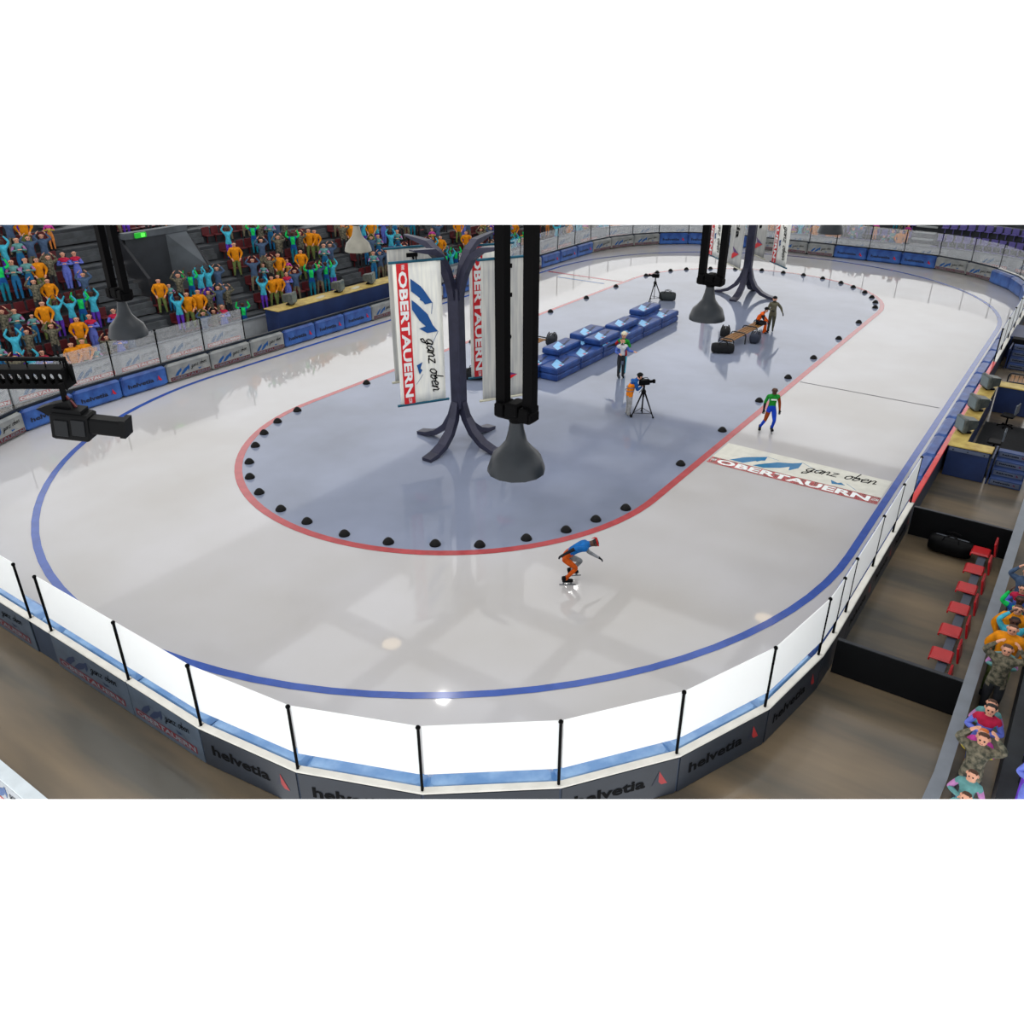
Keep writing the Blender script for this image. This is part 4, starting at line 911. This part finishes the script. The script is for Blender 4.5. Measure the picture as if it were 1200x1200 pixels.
m5=body(dict(chest=(0,-.12,1.28),spine=(0,-.03,1.10),neck=(0,-.24,1.42),head=(0,-.36,1.54),shL=(.17,-.17,1.36),shR=(-.17,-.17,1.36),elL=(.24,-.22,1.10),wrL=(.10,-.42,1.18),elR=(-.24,-.22,1.10),wrR=(-.08,-.42,1.16)),
 dict(torso=0,ua=5,fa=5,hem=0,pelvis=1,th=1,si=1,foot=4,hand=2,neck=5,skin=2,hair=3,dark=4,yoke=5),[HIV,SIL,SKIN,HBLK,BLKC,NAV],1.1,face=(0,-1,-.5),sub=2)
s5=person(m5,-8.35,-3.75,RD+R(10),'camera operator in orange hi-vis vest over blue bending to the tripod camera')
for z in (1.02,1.14):
    b=MB(); b.lathe([(z,.172),(z+.035,.176)],20,(0,-.01 if z<1.1 else -.05,0)); b.build('reflective_stripe',M_RAILG,s5)
b=MB(); b.sphere((0,-.37,1.60),.118,14,0,(1,1.05,.9),half=True); b.build('cap',M_BLK2,s5,smooth=True)
m6=body(dict(elL=(.36,.04,1.20),wrL=(.46,-.04,.98),elR=(-.26,-.05,1.16),wrR=(-.10,-.24,1.12)),dict(torso=0,ua=0,fa=0,hem=0,pelvis=0,th=1,si=1,foot=4,hand=4,neck=0,skin=2,hair=3,dark=4),[KHJ,cm('olive_trousers',(70,70,58)),SKIN,HBLK,BLKC],1.15,sub=2)
s6=person(m6,7.15,-4.15,face_cam(7.15,-4.15)+.1,'coach in an olive suit standing at the far end of the long infield bench')
b=MB(); b.sphere((0,-.005,1.68),.118,14,0,(1,1.05,.95),half=True); b.build('beanie',M_BLK2,s6,smooth=True)
m7=body(dict(pelvis=(0,.1,.60),spine=(0,.02,.80),chest=(0,-.10,.98),neck=(0,-.22,1.13),head=(0,-.32,1.26),shL=(.17,-.14,1.06),shR=(-.17,-.14,1.06),elL=(.26,-.26,.84),wrL=(.14,-.46,.70),elR=(-.26,-.26,.84),wrR=(-.12,-.48,.68),
 hiL=(.10,.08,.58),knL=(.15,-.38,.56),anL=(.13,-.42,.12),hiR=(-.10,.08,.58),knR=(-.15,-.38,.56),anR=(-.15,-.34,.12)),
 dict(torso=0,ua=1,fa=0,pelvis=1,th=1,si=0,foot=1,hand=1,neck=1,skin=2,hair=1,dark=1),[BORG,BLKC,SKIN],1.0,face=(0,-1,-.5),sub=2)
s7=person(m7,6.35,-3.7,R(15),'skater in an orange and black suit sitting bent forward on the bench end',z=.0,sc=1.0)
b=MB(); b.sphere((0,-.33,1.32),.118,14,0,(1,1.05,.95),half=True); b.build('helmet',M_BLK2,s7,smooth=True)
# ------------------------------------------------------------------ roof above the rink (outside the view, it shades and mirrors in the ice)
rf=MB()
for x in [-44+8.0*k for k in range(12)]: rf.box((x,0,22.0),(.9,50,1.0))
for y in (-22,-14,-5,5,14,22): rf.box((0,y,22.6),(92,.9,.8))
roof=struct(rf.build('ceiling',M_BEAM))
sb_=MB()
for y,w in ((-29.5,15),(29.5,15)): sb_.box((0,y,23.2),(92,w,.2))
sb_.box((29,0,23.2),(34,44,.2))  # closed deck added over the far end to darken the ice there
sb_.build('shading_roof_deck',M_ROOF,roof)
# ------------------------------------------------------------------ camera, world, exposure
cd=bpy.data.cameras.new('camera'); cam=bpy.data.objects.new('camera',cd); COL.objects.link(cam)
cd.sensor_fit='HORIZONTAL'; cd.sensor_width=36; cd.lens=F/1200*36; cd.clip_end=500
cam.matrix_world=Matrix.Translation(CAM)@Matrix((RT,UP,-FW)).transposed().to_4x4(); scn.camera=cam
w=bpy.data.worlds.new('hall_daylight'); scn.world=w; w.use_nodes=True
w.node_tree.nodes['Background'].inputs[0].default_value=(1,1,1,1); w.node_tree.nodes['Background'].inputs[1].default_value=1.6
for x in (-22,-7,8):
    for y in (-8,8):
        l=bpy.data.lights.new('roof_floodlight','AREA'); l.energy=200; l.size=.7; l.color=(1,.98,.94)
        o=bpy.data.objects.new('roof_floodlight',l); COL.objects.link(o); o.location=(x,y,21.3); tag(o,'flood light under the roof beams','light',group='roof flood lights')
scn.view_settings.view_transform='Standard'; scn.view_settings.look='None'; scn.view_settings.gamma=1; scn.view_settings.exposure=0; scn.view_settings.use_curve_mapping=False
# ------------------------------------------------------------------ the modelled part of the hall ends at two section planes
bpy.context.view_layer.update()
def plane(y):
    d=FW-UP*((y-600)/F); n=RT.cross(d).normalized(); 
    if n.dot(FW)<0: n=-n
    return n
nt_=plane(263.3); nb2=plane(936.7)
KEEP={'ceiling','shading_roof_deck'}
def trim():
    for o in list(scn.objects):
        if o.type!='MESH' or o.name.split('.')[0] in KEEP: continue
        mw=o.matrix_world; cs=[mw@Vector(c) for c in o.bound_box]
        for n in (nt_,nb2):
            # signed so that the middle of the view is positive
            s=1 if n.dot(FW)>0 else -1
            ds=[(c-CAM).dot(n)*s for c in cs]
            if min(ds)>=0: continue
            if max(ds)<=0:
                bpy.data.objects.remove(o); break
            if o.data.users>1: o.data=o.data.copy()
            bm=bmesh.new(); bm.from_mesh(o.data); inv=mw.inverted()
            co=inv@CAM; no=(mw.to_3x3().transposed()@(n*s)).normalized()
            bmesh.ops.bisect_plane(bm,geom=bm.verts[:]+bm.edges[:]+bm.faces[:],plane_co=co,plane_no=no,clear_inner=True)
            if not bm.faces: bm.free(); bpy.data.objects.remove(o); break
            bm.to_mesh(o.data); bm.free()
trim()
for _ in range(3):
    for o in list(scn.objects):
        if o.type=='EMPTY' and not o.children: bpy.data.objects.remove(o)
